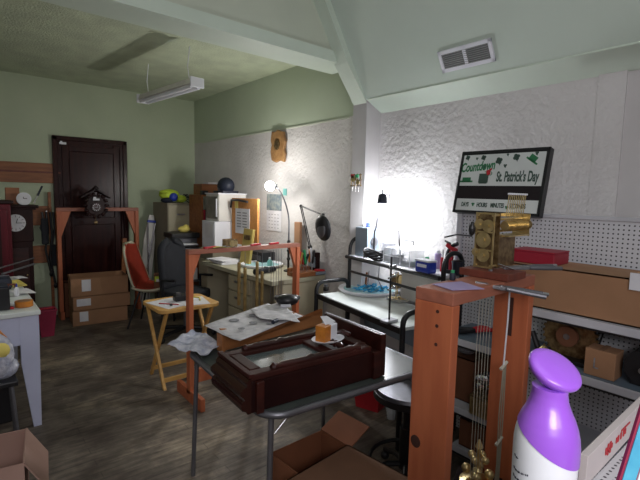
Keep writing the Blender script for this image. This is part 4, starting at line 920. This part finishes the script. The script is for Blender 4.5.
g.build('frame','brass_dark',k); MB().rod((-.008,.02,.01),(-.014,.02,.01),.026).rod((-.008,-.03,-.02),(-.014,-.03,-.02),.018).build('gear','brass',k); MB().box((-.01,.03,.03),(.008,.03,.03)).build('red_tab','red',k); MB().box((-.01,-.02,.03),(.008,.03,.025)).build('green_tab','green',k)
g=MB()
for y in (-.03,0,.03): g.rod((0,y,-.05),(0,y*1.1,-.09),.003)
g.build('pendulum_rod','bright_steel',k)
# ================================================================ gondola shelving
GX=2.46; gy1=1.60; gy0=-.9
k=thing('pegboard_shelving',(GX,0,0),'white pegboard shelving unit with shelves in front of the right wall','shelving unit')
MB().box((.02,(gy0+gy1)/2,.715),(.03,gy1-gy0,1.39)).build('pegboard','pegboard',k)
MB().box((.02,(gy0+gy1)/2,1.415),(.05,gy1-gy0,.02),bev=.003).build('top_rail','shelf_white',k)
for y in (gy1-.02,.45,gy0+.02): MB().box((.0,y,.71),(.03,.035,1.42),bev=.002).build('upright','shelf_white',k)
def shelf(z,y0,y1,dep=.34,m='shelf_white'):
    MB().box((-dep/2,(y0+y1)/2,z-.01),(dep,y1-y0,.02)).build('shelf',m,k)
    MB().box((-dep,(y0+y1)/2,z-.018),(.012,y1-y0,.036),bev=.002).build('shelf_lip','shelf_white',k)
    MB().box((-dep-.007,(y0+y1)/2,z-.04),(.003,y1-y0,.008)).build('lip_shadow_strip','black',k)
shelf(.985,gy0,1.12); shelf(.73,.44,1.46,m='shelf_blue'); shelf(.345,.44,1.46); shelf(.12,gy0,1.34)
# cardboard on upper shelf
carton('cardboard_box','long brown cardboard box lying on the upper pegboard shelf',(2.285,.60,.986),0,.29,.98,.20,open_=False,m='cardboard')
tag(MB().box((2.135,.40,1.14),(.004,.16,.06)).build('clear_tape','shelf_white'),'strip of shiny clear tape on the long cardboard box','tape')
c=P(637,282,x=2.13); tag(MB().box(c,(.006,.05,.07)).build('paper_tag','paper'),'pale paper tag on the right end of the long cardboard box','tag')
# red case behind, on upper left
k=thing('red_case',P(530,262,x=2.25),'flat dark red case standing behind the pliers on the foreground stand','case'); k.location=(2.20,1.04,.986)
k.location=(2.27,1.00,1.187)
MB().box((0,0,.028),(.17,.22,.056),bev=.004).build('body','red_case',k); MB().box((-.0,.0,.060),(.172,.222,.008),bev=.002).build('lid','red_case',k)
# wheel + mechanism on second shelf
k=thing('toothed_gear_mechanism',P(588,352,x=2.22),'dark toothed clock wheel mechanism on the second pegboard shelf','clock part'); k.location=(2.28,.83,.731)
w=MB(); w.lathe([(.10,-.012),(.115,-.012),(.115,.012),(.10,.012)],c=(0,0,.12),rot=(0,PI/2,0),seg=32).rod((-.012,0,.12),(.012,0,.12),.03)
for i in range(6):
    a=i*PI/3; w.rod((0,0,.12),(0,.105*math.cos(a),.12+.105*math.sin(a)),.006)
for i in range(28):
    a=i*2*PI/28; w.box((0,.12*math.cos(a),.12+.12*math.sin(a)),(.02,.01,.012),rot=(a,0,0))
w.build('wheel','brass_dark',k); MB().rod((-.02,0,.12),(-.04,0,.12),.05).build('barrel','cardboard_dark',k); MB().rod((-.041,0,.12),(-.046,0,.12),.014).build('hub','steel',k)
MB().box((.0,0,.01),(.14,.22,.02),bev=.004).build('base','black',k); MB().rod((-.04,.12,.01),(-.02,.17,.10),.014).build('bracket','black',k); MB().rod((.0,-.1,.01),(.04,-.12,.16),.012).build('bracket','black',k)
for i,(y,z,lb) in enumerate(((1.03,.0,'brass finial lying left of the toothed wheel'),(.93,.0,'yellow brass knob beside the toothed wheel'))):
    k=thing('brass_finial',(2.17,y-.03,.731),lb,'knob'); MB().lathe([(.02,0),(.012,.02),(.02,.04),(.022,.055),(.008,.07)],seg=16).build('turning','brass',k,smooth=True)
    MB().rod((0,0,.07),(0,0,.08),.004).build('pin','brass_dark',k)
k=thing('small_carton',(2.20,.655,.731),'small brown carton standing on the second pegboard shelf','box'); MB().box((0,0,.06),(.10,.12,.12),bev=.003).build('body','cardboard',k)
MB().box((-.052,.02,.06),(.002,.005,.045)).box((-.052,.012,.039),(.002,.018,.005)).build('printed_mark','ink',k); MB().box((0,0,.1215),(.10,.02,.003)).build('tape','cardboard_in',k)
k=thing('black_motor',(2.26,.50,.731),'black round motor at the right end of the second pegboard shelf','motor'); MB().rod((-.08,0,.08),(.08,0,.08),.075,seg=24).box((0,0,.01),(.14,.1,.02)).build('housing','black',k,smooth=True); MB().rod((-.08,0,.08),(-.12,0,.08),.012).build('shaft','steel',k)
# left bays: items visible between the posts
k=thing('gold_box',(2.17,1.17,.346),'gold coloured box on the lower pegboard shelf seen through the stand','box'); MB().box((0,0,.05),(.14,.13,.10),bev=.003).build('body','brass',k); MB().box((0,0,.104),(.145,.135,.012),bev=.002).build('lid','brass_dark',k)
k=thing('foil_ball',(2.17,1.18,.458),'crumpled silver foil lump on top of the gold box','foil'); g=MB()
random.seed(5)
for i in range(9): g.ball((random.uniform(-.03,.03),random.uniform(-.04,.04),.03+random.uniform(0,.06)),.028,(1,1,.9),7)
g.build('foil','bright_steel',k)
carton('cardboard_box','plain brown cardboard box at the left end of the lower pegboard shelf',(2.30,1.36,.346),0,.20,.16,.25,open_=False,m='cardboard_dark')
carton('cardboard_box','low brown cardboard box on the bottom pegboard shelf',(2.28,1.12,.121),0,.28,.38,.16,open_=False,m='cardboard_dark')
k=thing('plastic_bag',(2.25,1.36,.598),'crumpled clear plastic bag of parts on a brown box seen through the foreground stand','bag'); g=MB().ball((0,0,.06),.085,(.9,.9,.6),14); g.build('film','plastic_bag',k,smooth=True); MB().ball((0,0,.035),.05,(.8,1,.5),10).build('contents','gray_metal',k,smooth=True)
k=thing('red_pliers',(1.98,1.30,.96),'red and black handled pliers lying on a white ledge behind the stand strings','pliers',rz=R(-30))
k.location=P(474,330,z=.748); print('pl',k.location)
MB().tube([(-.16,.03,.0),(-.08,.035,.0),(0,.01,0)],.012,8).tube([(-.16,-.03,.0),(-.08,-.035,.0),(0,-.01,0)],.012,8).build('grip','black',k,smooth=True)
MB().tube([(0,.012,0),(.06,.03,.005),(.1,.02,.0)],.013,8).tube([(0,-.012,0),(.06,-.02,.005),(.1,-.01,.0)],.013,8).build('handle','red',k,smooth=True); MB().rod((.1,0,0),(.17,.02,.0),.012,.004).build('jaw','bright_steel',k)
# ================================================================ sign
bl_=P(450,212,x=2.47); br_=P(540,217,x=2.47); tl_=P(466,152,x=2.47); tr_=P(551,147,x=2.47)
bl_=Vector((2.465,1.66,1.392)); 
cx=(bl_+br_+tl_+tr_)/4
xw=(P(540,217,x=2.395)-P(450,212,x=2.395)); wv=Vector((0,-1,.0)); 
bm_=(P(540,217,x=2.395)+P(450,212,x=2.395))/2; tm_=(P(551,147,x=2.47)+P(466,152,x=2.47))/2
upv=(tm_-bm_); SH=upv.length; xv=((P(540,217,x=2.395)-P(450,212,x=2.395)).normalized()+(P(551,147,x=2.47)-P(466,152,x=2.47)).normalized()).normalized()
upn=upv.normalized(); upn=(upn-xv*upn.dot(xv)).normalized(); nz=xv.cross(upn)
SW=((P(540,217,x=2.395)-P(450,212,x=2.395)).length+(P(551,147,x=2.47)-P(466,152,x=2.47)).length)/2
rm=Matrix((xv,upn,nz)).transposed()
k=thing('countdown_sign',(bm_+tm_)/2,'black framed electronic countdown sign with green shamrocks leaning above the pegboard','sign'); k.rotation_euler=rm.to_euler()
MB().box((0,0,-.022),(SW,SH,.04),bev=.003).build('housing','black',k)
fr=MB()
for s in (-1,1): fr.box((s*(SW/2-.008),0,0),(.016,SH,.012)); fr.box((0,s*(SH/2-.008),0),(SW,.016,.012))
fr.build('frame','black',k)
MB().box((0,SH*.19,.0),(SW-.03,SH*.50,.004)).build('upper_panel','sign_white',k)
MB().box((0,-SH*.16,.0),(SW-.03,SH*.20,.004)).build('display','display',k)
MB().box((0,-SH*.365,.0),(SW-.03,SH*.19,.004)).build('lower_panel','sign_white',k)
text('Countdown','lettering','sign_green',k,(-SW*.275,SH*.245,.003),(0,0,R(4)),.078,w=.58,shear=.2,bold=.0022)
text("St. Patrick's Day",'lettering','sign_dark',k,(SW*.20,SH*.075,.003),(0,0,0),.082,w=.45,bold=.0022)
text('TO','lettering','sign_green',k,(-SW*.13,SH*.13,.003),(0,0,0),.035)
for (t_,x) in (('DAYS',-.355),('HOURS',-.145),('MINUTES',.035),('SECONDS',.26)): text(t_,'lettering','sign_dark',k,(SW*x,-SH*.365,.003),(0,0,0),.036,w=.56,bold=.0012)
def shamrock(mb,x,y,s,rot=0):
    for i in range(3 if s<.012 else 4):
        a=rot+i*2*PI/(3 if s<.012 else 4); mb.rod((x+s*.55*math.cos(a),y+s*.55*math.sin(a),.002),(x+s*.55*math.cos(a),y+s*.55*math.sin(a),.0035),s*.55,seg=10)
    mb.box((x+s*.3,y-s*.9,.0027),(s*.2,s*.9,.0015),rot=(0,0,.3))
g=MB()
for (x,y,s) in ((-.42,.40,.014),(-.30,.38,.008),(-.22,.39,.015),(-.03,.33,.02),(.05,.25,.010),(.16,.375,.019),(.06,.42,.007),(.37,.42,.010),(-.20,.24,.013)): shamrock(g,x*SW,y*SH,s,.5)
g.build('shamrocks','sign_dark',k)
g=MB()
for (x,y) in ((-.255,-.355),(.145,-.385)): shamrock(g,x*SW,y*SH,.010,.5)
g.build('small_shamrocks','sign_green',k)
# hats
g=MB().box((-SW*.39,SH*.01,.003),(.085,.010,.002)).box((-SW*.39,SH*.035,.003),(.055,.03,.002)); g.box((SW*.33,SH*.31,.003),(.075,.010,.002),rot=(0,0,-.6)); g.box((SW*.34,SH*.345,.003),(.045,.035,.002),rot=(0,0,-.6)); g.build('hat_emblem','sign_green',k)
MB().box((-SW*.18,SH*.06,.003),(.06,.055,.002)).box((-SW*.18,SH*.0,.003),(.05,.02,.002)).build('figure_emblem','sign_dark',k)
MB().box((-SW*.13,SH*.15,.0045),(.022,.03,.002),rot=(0,0,.3)).box((-SW*.11,SH*.19,.0045),(.02,.01,.002),rot=(0,0,.8)).build('red_emblem','red',k)
# ================================================================ movement on foreground stand
sb=thing('seat_board',(1.60,.862,1.201),'dark brown wooden seat board on the foreground stand under the brass movement','board',rz=R(1.5))
MB().box((0,.015,.014),(.14,.20,.028),bev=.003).build('board','redwood_dark',sb); MB().rod((-.04,0,.028),(-.04,0,.034),.008).build('bolt_head','steel',sb)
mv=thing('clock_movement',(1.615,.875,1.232),'large brass chiming clock movement mounted on the foreground wooden stand','clock movement',rz=R(1.5))
mw_,md,mh=.04,.075,.215
X0=-.035
for x in (X0,X0+mw_): MB().box((x,.03,mh/2),(.003,md,mh)).build('plate','brass_dark',mv)
for y in (0,.06):
    for z in (.01,mh-.01): MB().rod((X0-.006,y,z),(X0+mw_+.006,y,z),.005).build('pillar','brass',mv)
fp=MB()
for y in (-.006,.066): fp.box((X0-.004,y,mh/2),(.004,.006,mh))
for z in (.004,.07,.14,mh-.004): fp.box((X0-.004,.03,z),(.004,md,.006))
fp.build('front_frame','brass',mv)
for (y,z,r_,x) in ((.03,.11,.03,X0-.01),(.015,.165,.024,X0-.008),(.05,.17,.02,X0-.008),(.03,.05,.026,X0-.006),(.06,.06,.016,X0-.008)):
    MB().rod((x,y,z),(x-.003,y,z),r_,seg=22).rod((x-.004,y,z),(x-.010,y,z),r_*.3,seg=10).build('gear_wheel','brass',mv)
# chime barrel and hammers extending along +x at near side
for i,z in enumerate((.145,.19)): MB().rod((X0+mw_,-.0,z),(X0+.235,-.0,z),.005).build('arbor','brass',mv)
MB().rod((X0+mw_+.01,-.02,.165),(X0+.22,-.02,.165),.017,seg=20).build('chime_barrel','brass',mv,smooth=True)
g=MB()
for i in range(16): g.rod((X0+mw_+.018+i*.0125,-.02,.165),(X0+mw_+.020+i*.0125,-.02,.165),.0205,seg=16)
g.build('pin_ring','brass',mv)
MB().box((X0+.15,-.005,.125),(.18,.06,.006)).box((X0+.235,0,.165),(.004,.07,.09)).box((X0+.15,.03,.205),(.18,.012,.012)).build('barrel_frame','brass',mv)
MB().box((X0+.11,-.005,.065),(.13,.004,.125)).build('back_plate','brass_dark',mv)
for i in range(10):
    x=X0+mw_+.055+i*.016
    hm=MB().rod((x,.0,.18),(x+.010,-.005,.288),.0020,seg=6).build('hammer_arm','brass',mv); MB().rod((x+.010,-.011,.288),(x+.010,.000,.288),.004,seg=10).build('hammer_head','white',hm)
MB().rod((X0+.02,-.02,.02),(X0+.07,-.06,-.0),.003).rod((X0+.09,.0,.0),(X0+.09,.0,.13),.003).build('lever','bright_steel',mv)
MB().tube([(X0-.008,.078,.12),(X0-.05,.12,.125),(X0-.06,.17,.11)],.003,6).ball((X0-.01,.08,.15),.014,(1,1,2)).build('verge_arm','black',mv)
# red thing & green cap left of movement
k=thing('green_cap_bottle',P(470,268,x=2.0),'small bottle with green cap behind the brass movement','bottle'); q=P(469,262,x=1.80); k.location=(1.40,.92,1.201)
MB().lathe([(.010,0),(.011,.003),(.011,.022),(.006,.028)],seg=14).build('body','navy',k,smooth=True); MB().lathe([(.007,.027),(.007,.036),(.002,.037)],seg=12).build('cap','green',k)
# locking pliers clamped on right post
def pliers(loc,rz,lb,tilt=0):
    k=thing('locking_pliers',loc,lb,'pliers',rot=(0,tilt,rz))
    MB().prism([(-.11,-.008),(-.05,-.022),(-.01,-.02),(0,-.004),(-.02,.0),(-.07,0),(-.11,.0)],.012,c=(0,0,-.006)).build('lower_jaw','steel',k,bev=.002)
    MB().prism([(-.11,.008),(-.05,.022),(-.01,.02),(0,.004),(-.02,.001),(-.07,.001),(-.11,.001)],.012,c=(0,0,-.006)).build('upper_jaw','steel',k,bev=.002)
    MB().tube([(-.005,.012,0),(.05,.028,0),(.13,.03,0)],.008,8).build('handle','gray_metal',k,smooth=True); MB().tube([(-.005,-.012,0),(.05,-.026,0),(.12,-.034,0)],.008,8).build('handle','gray_metal',k,smooth=True)
    MB().rod((-.02,0,-.009),(-.02,0,.009),.008).build('pivot','bright_steel',k); MB().rod((.13,.03,0),(.15,.032,0),.007).build('adjusting_screw','bright_steel',k)
    return k
pliers((1.735,.80,1.235),R(-28),'steel locking pliers lying on the right end of the foreground stand')
pliers((1.50,.762,1.185),R(-48),'lower steel locking pliers clamped under the foreground stand beam',tilt=R(8))
# strings and chain
k=thing('weight_cords',(1.55,.862,1.155),'thin pale cords hanging from the foreground stand beam between its posts','cords')
w=MB()
for i in range(5): w.tube([(-.05+i*.022,.0,0),(-.05+i*.022,.004,-.2),(-.048+i*.021,0,-.75)],.0008,5)
w.build('cord','string',k)
k=thing('cord_bundle',(1.635,.82,1.155),'knotted bundle of pale cords hanging down beside the right post','cords')
w=MB()
for i in range(6): w.tube([(-.012+i*.0045,0,-.30),(-.022+i*.0085,.003*(i%2),-.5),(-.014+i*.0055,0,-.70),(-.026+i*.0085,.002,-.9),(-.026+i*.0085,0,-1.08)],.0016,6)
w.build('cord','string_dark',k); MB().rod((-.03,0,-.31),(.015,0,-.29),.006).build('knot','string',k); MB().rod((-.03,0,-.62),(.015,0,-.60),.006).build('knot','string',k); MB().tube([(0,0,0),(.0,0,-.12),(-.01,0,-.3)],.0032,6).build('wire','white',k)
# brass ornaments at bottom
base=P(478,474,z=.35)
oq=P(477,482,z=.34)
bx_=thing('wooden_plinth',(oq.x,oq.y,0),'dark low plinth on the floor between the posts of the foreground stand','plinth',rz=.4); MB().box((0,0,.16),(.17,.17,.32),bev=.005).build('body','black',bx_); MB().box((0,0,.326),(.18,.18,.012),bev=.002).build('top_slab','mahogany_dark',bx_)
k=thing('anniversary_clock',(oq.x,oq.y,.333),'brass torsion pendulum ornament with turned balls low between the stand posts','clock')
MB().lathe([(.07,0),(.07,.012),(.05,.02),(.012,.026),(.010,.05),(.02,.06),(.008,.07),(.008,.15),(.016,.16),(.004,.19)],seg=24).build('pedestal','brass',k,smooth=True)
for i in range(4):
    a=i*PI/2+.4; MB().ball((.045*math.cos(a),.045*math.sin(a),.055),.02,(1,1,1),14).build('pendulum_ball','brass',k,smooth=True)
for i in range(4):
    a=i*PI/2; MB().ball((.03*math.cos(a),.03*math.sin(a),.115),.016,(1,1,1),14).build('finial_ball','brass',k,smooth=True)
# ================================================================ foreground counter, spray bottle, boxes
ct=thing('display_table',(.90,-.05,0),'white perforated metal display table at the bottom right carrying the purple topped bottle','table')
MB().box((0,-.0,1.035),(1.20,.57,.03),bev=.002).build('table_top','pegtop',ct)
for sx in (-1,1):
    for sy in (-1,1): MB().box((sx*.56,sy*.25,.51),(.03,.03,1.02)).build('leg','shelf_white',ct)
D=.455
def PD(px,py,D_): 
    v = rx*((px-320)/FPX) + dy*((py-240)/FPX) + fw
    return CAM+v*D_
BC=PD(546,440,D); hc=PD(553.5,371,D); bz0=1.051
k=thing('air_freshener',(BC.x,BC.y,bz0),'white bottle with shiny purple cap and tilted oval spray head in the foreground','bottle',rz=yaw*0)
zh=hc.z-bz0
vr=Vector((rx.x,rx.y,0)).normalized(); vf=Vector((BC.x,BC.y,0)).normalized()
PF=[(-.30,.0300),(-.125,.0308),(-.10,.0312),(-.085,.0315),(-.072,.0313),(-.062,.0302),(-.053,.0282),(-.044,.0250),(-.036,.0212),(-.028,.0182),(-.020,.0166),(-.012,.0168),(-.002,.019)]
def prf(z):
    if z<=PF[0][0]: return PF[0][1]
    for (z0,r0),(z1,r1) in zip(PF,PF[1:]):
        if z<=z1: return r0+(r1-r0)*(z-z0)/(z1-z0)
    return PF[-1][1]
MB().lathe([(.027,0),(.0295,.003)]+[(prf(-zh+.02+i*(zh-.055)/24)-.0009,.02+i*(zh-.055)/24) for i in range(25)],seg=48).build('body','bottle_white',k,smooth=True)
cb=MB(); rings=[]
for j in range(26):
    ring=[]
    for i in range(48):
        a=2*PI*i/48; p=Vector((math.cos(a),math.sin(a),0)); zb=-.070-.0200*p.dot(vr)+.012*p.dot(vf); t=max(0,j-1)/24
        z=zb*(1-t)+(-.013)*t; r_=prf(z)-(.0008 if j==0 else 0); ring.append(cb.bm.verts.new((p.x*r_,p.y*r_,zh+z)))
    rings.append(ring)
for A_,B_ in zip(rings,rings[1:]):
    for i in range(48): cb.bm.faces.new((A_[i],A_[(i+1)%48],B_[(i+1)%48],B_[i]))
cb.bm.faces.new(rings[-1]); cb.build('cap','purple',k,smooth=True)
hd=MB().lathe([(.0,-.012),(.016,-.010),(.0238,-.004),(.0266,.001),(.0266,.004),(.0250,.0060),(.019,.0078),(.0,.0086)],seg=48); ho=hd.build('spray_head','purple',k,smooth=True)
ho.location=Vector((hc.x-BC.x,hc.y-BC.y,zh))
tocam=(CAM-hc).normalized()
nrm=(tocam*.60+rx*.50-dy*.62).normalized(); ho.rotation_euler=nrm.to_track_quat('Z','Y').to_euler()
lp=MB()
for (dz_,w_) in ((-.079,7),(-.092,15),(-.1,18),(-.112,10)):
    for i in range(w_):
        b_=R(80-i*3.6); p=(-vf*math.cos(b_)-vr*math.sin(b_)); lp.box((p.x*.0312,p.y*.0312,zh+dz_-.004*math.sin(b_)),(.0004,.0010,.0018 if i%3 else .0006),rot=(0,0,math.atan2(p.y,p.x)))
lp.build('label_print','navy',k)
k=thing('white_carton',(1.14,.243,1.051),'long white cardboard sleeve with red printed marks standing at the bottom right','box',rz=R(1))
k.location=(1.12,.245,1.051)
MB().box((0,0,.025),(.74,.012,.05),bev=.001).build('body','carton_white',k)
mq=P(612,443,y=.238).x-1.12+.12
g=MB()
for x,h in ((-.165,.012),(-.155,.02),(-.143,.02),(-.135,.008),(-.11,.01),(-.10,.012),(-.085,.012),(-.07,.012),(-.06,.01)): g.box((x+mq,-.007,.027),(.006,.001,h))
g.box((-.152+mq,-.007,.024),(.02,.001,.004)); g.box((-.06+mq,-.007,.036),(.05,.001,.003)); g.build('red_marks','red',k)
p0=PD(613,500,.40); p1=PD(643,404,.40); p0=p0-(p1-p0)*((p0.z-1.054)/(p1.z-p0.z)); upb=(p1-p0).normalized(); nb=(-fw-upb*upb.dot(-fw)).normalized(); xb=upb.cross(nb)
k=thing('product_box',p0,'tall cyan and magenta printed box leaning at the right edge in the foreground','box'); k.rotation_euler=Matrix((xb,upb,nb)).transposed().to_euler()
hh=(p1-p0).length
sgn=1 if xb.dot(rx)>0 else -1
MB().box((sgn*.03,hh/2,-.002),(.06,hh,.004),bev=.0006).build('carton','magenta',k); MB().box((sgn*.0078,hh/2,.0005),(.0115,hh*.99,.001)).build('cyan_panel','cyan_flat',k); MB().box((sgn*.018,hh/2,.0005),(.006,hh*.99,.001)).build('white_panel','white',k); MB().box((sgn*.026,hh/2,.0005),(.008,hh*.99,.001)).build('purple_panel','purple',k)
# ================================================================ LIGHTS
def point(loc,power,col,r=.03):
    d=bpy.data.lights.new('lamp_light','POINT'); d.energy=power; d.color=col; d.shadow_soft_size=r
    o=bpy.data.objects.new('lamp_light',d); C.objects.link(o); o.location=loc; return o
def area(loc,target,power,col,sx,sy):
    d=bpy.data.lights.new('area_light','AREA'); d.shape='RECTANGLE'; d.size=sx; d.size_y=sy; d.energy=power; d.color=col
    o=bpy.data.objects.new('area_light',d); C.objects.link(o); o.location=loc; o.rotation_euler=(Vector(target)-Vector(loc)).to_track_quat('-Z','Y').to_euler(); return o
point(bp+Vector((-.055,0,.0)),24,(1,.97,.92),.035)
point(hb+Vector((-.0,-.0,-.06)),27,(.93,.95,1),.05)
area((-.3,-1.2,2.2),(1.6,2.5,.9),24,(.95,.92,1),1.2,1.0)
area((-.25,-.55,1.75),(1.2,1.1,1.0),9,(1,.95,.95),.5,.35)
area((.4,.3,3.4),(1,1.8,0),12,(.95,.95,1),2,2)
area((-.6,3.6,1.6),(.2,3.7,.75),3.5,(1,.97,.92),.4,.4)
w=bpy.data.worlds.new('World'); bpy.context.scene.world=w; w.use_nodes=True
w.node_tree.nodes['Background'].inputs[0].default_value=(.6,.65,.7,1); w.node_tree.nodes['Background'].inputs[1].default_value=.15
sc=bpy.context.scene
sc.view_settings.view_transform='Standard'; sc.view_settings.look='None'; sc.view_settings.exposure=0
sc.cycles.max_bounces=6
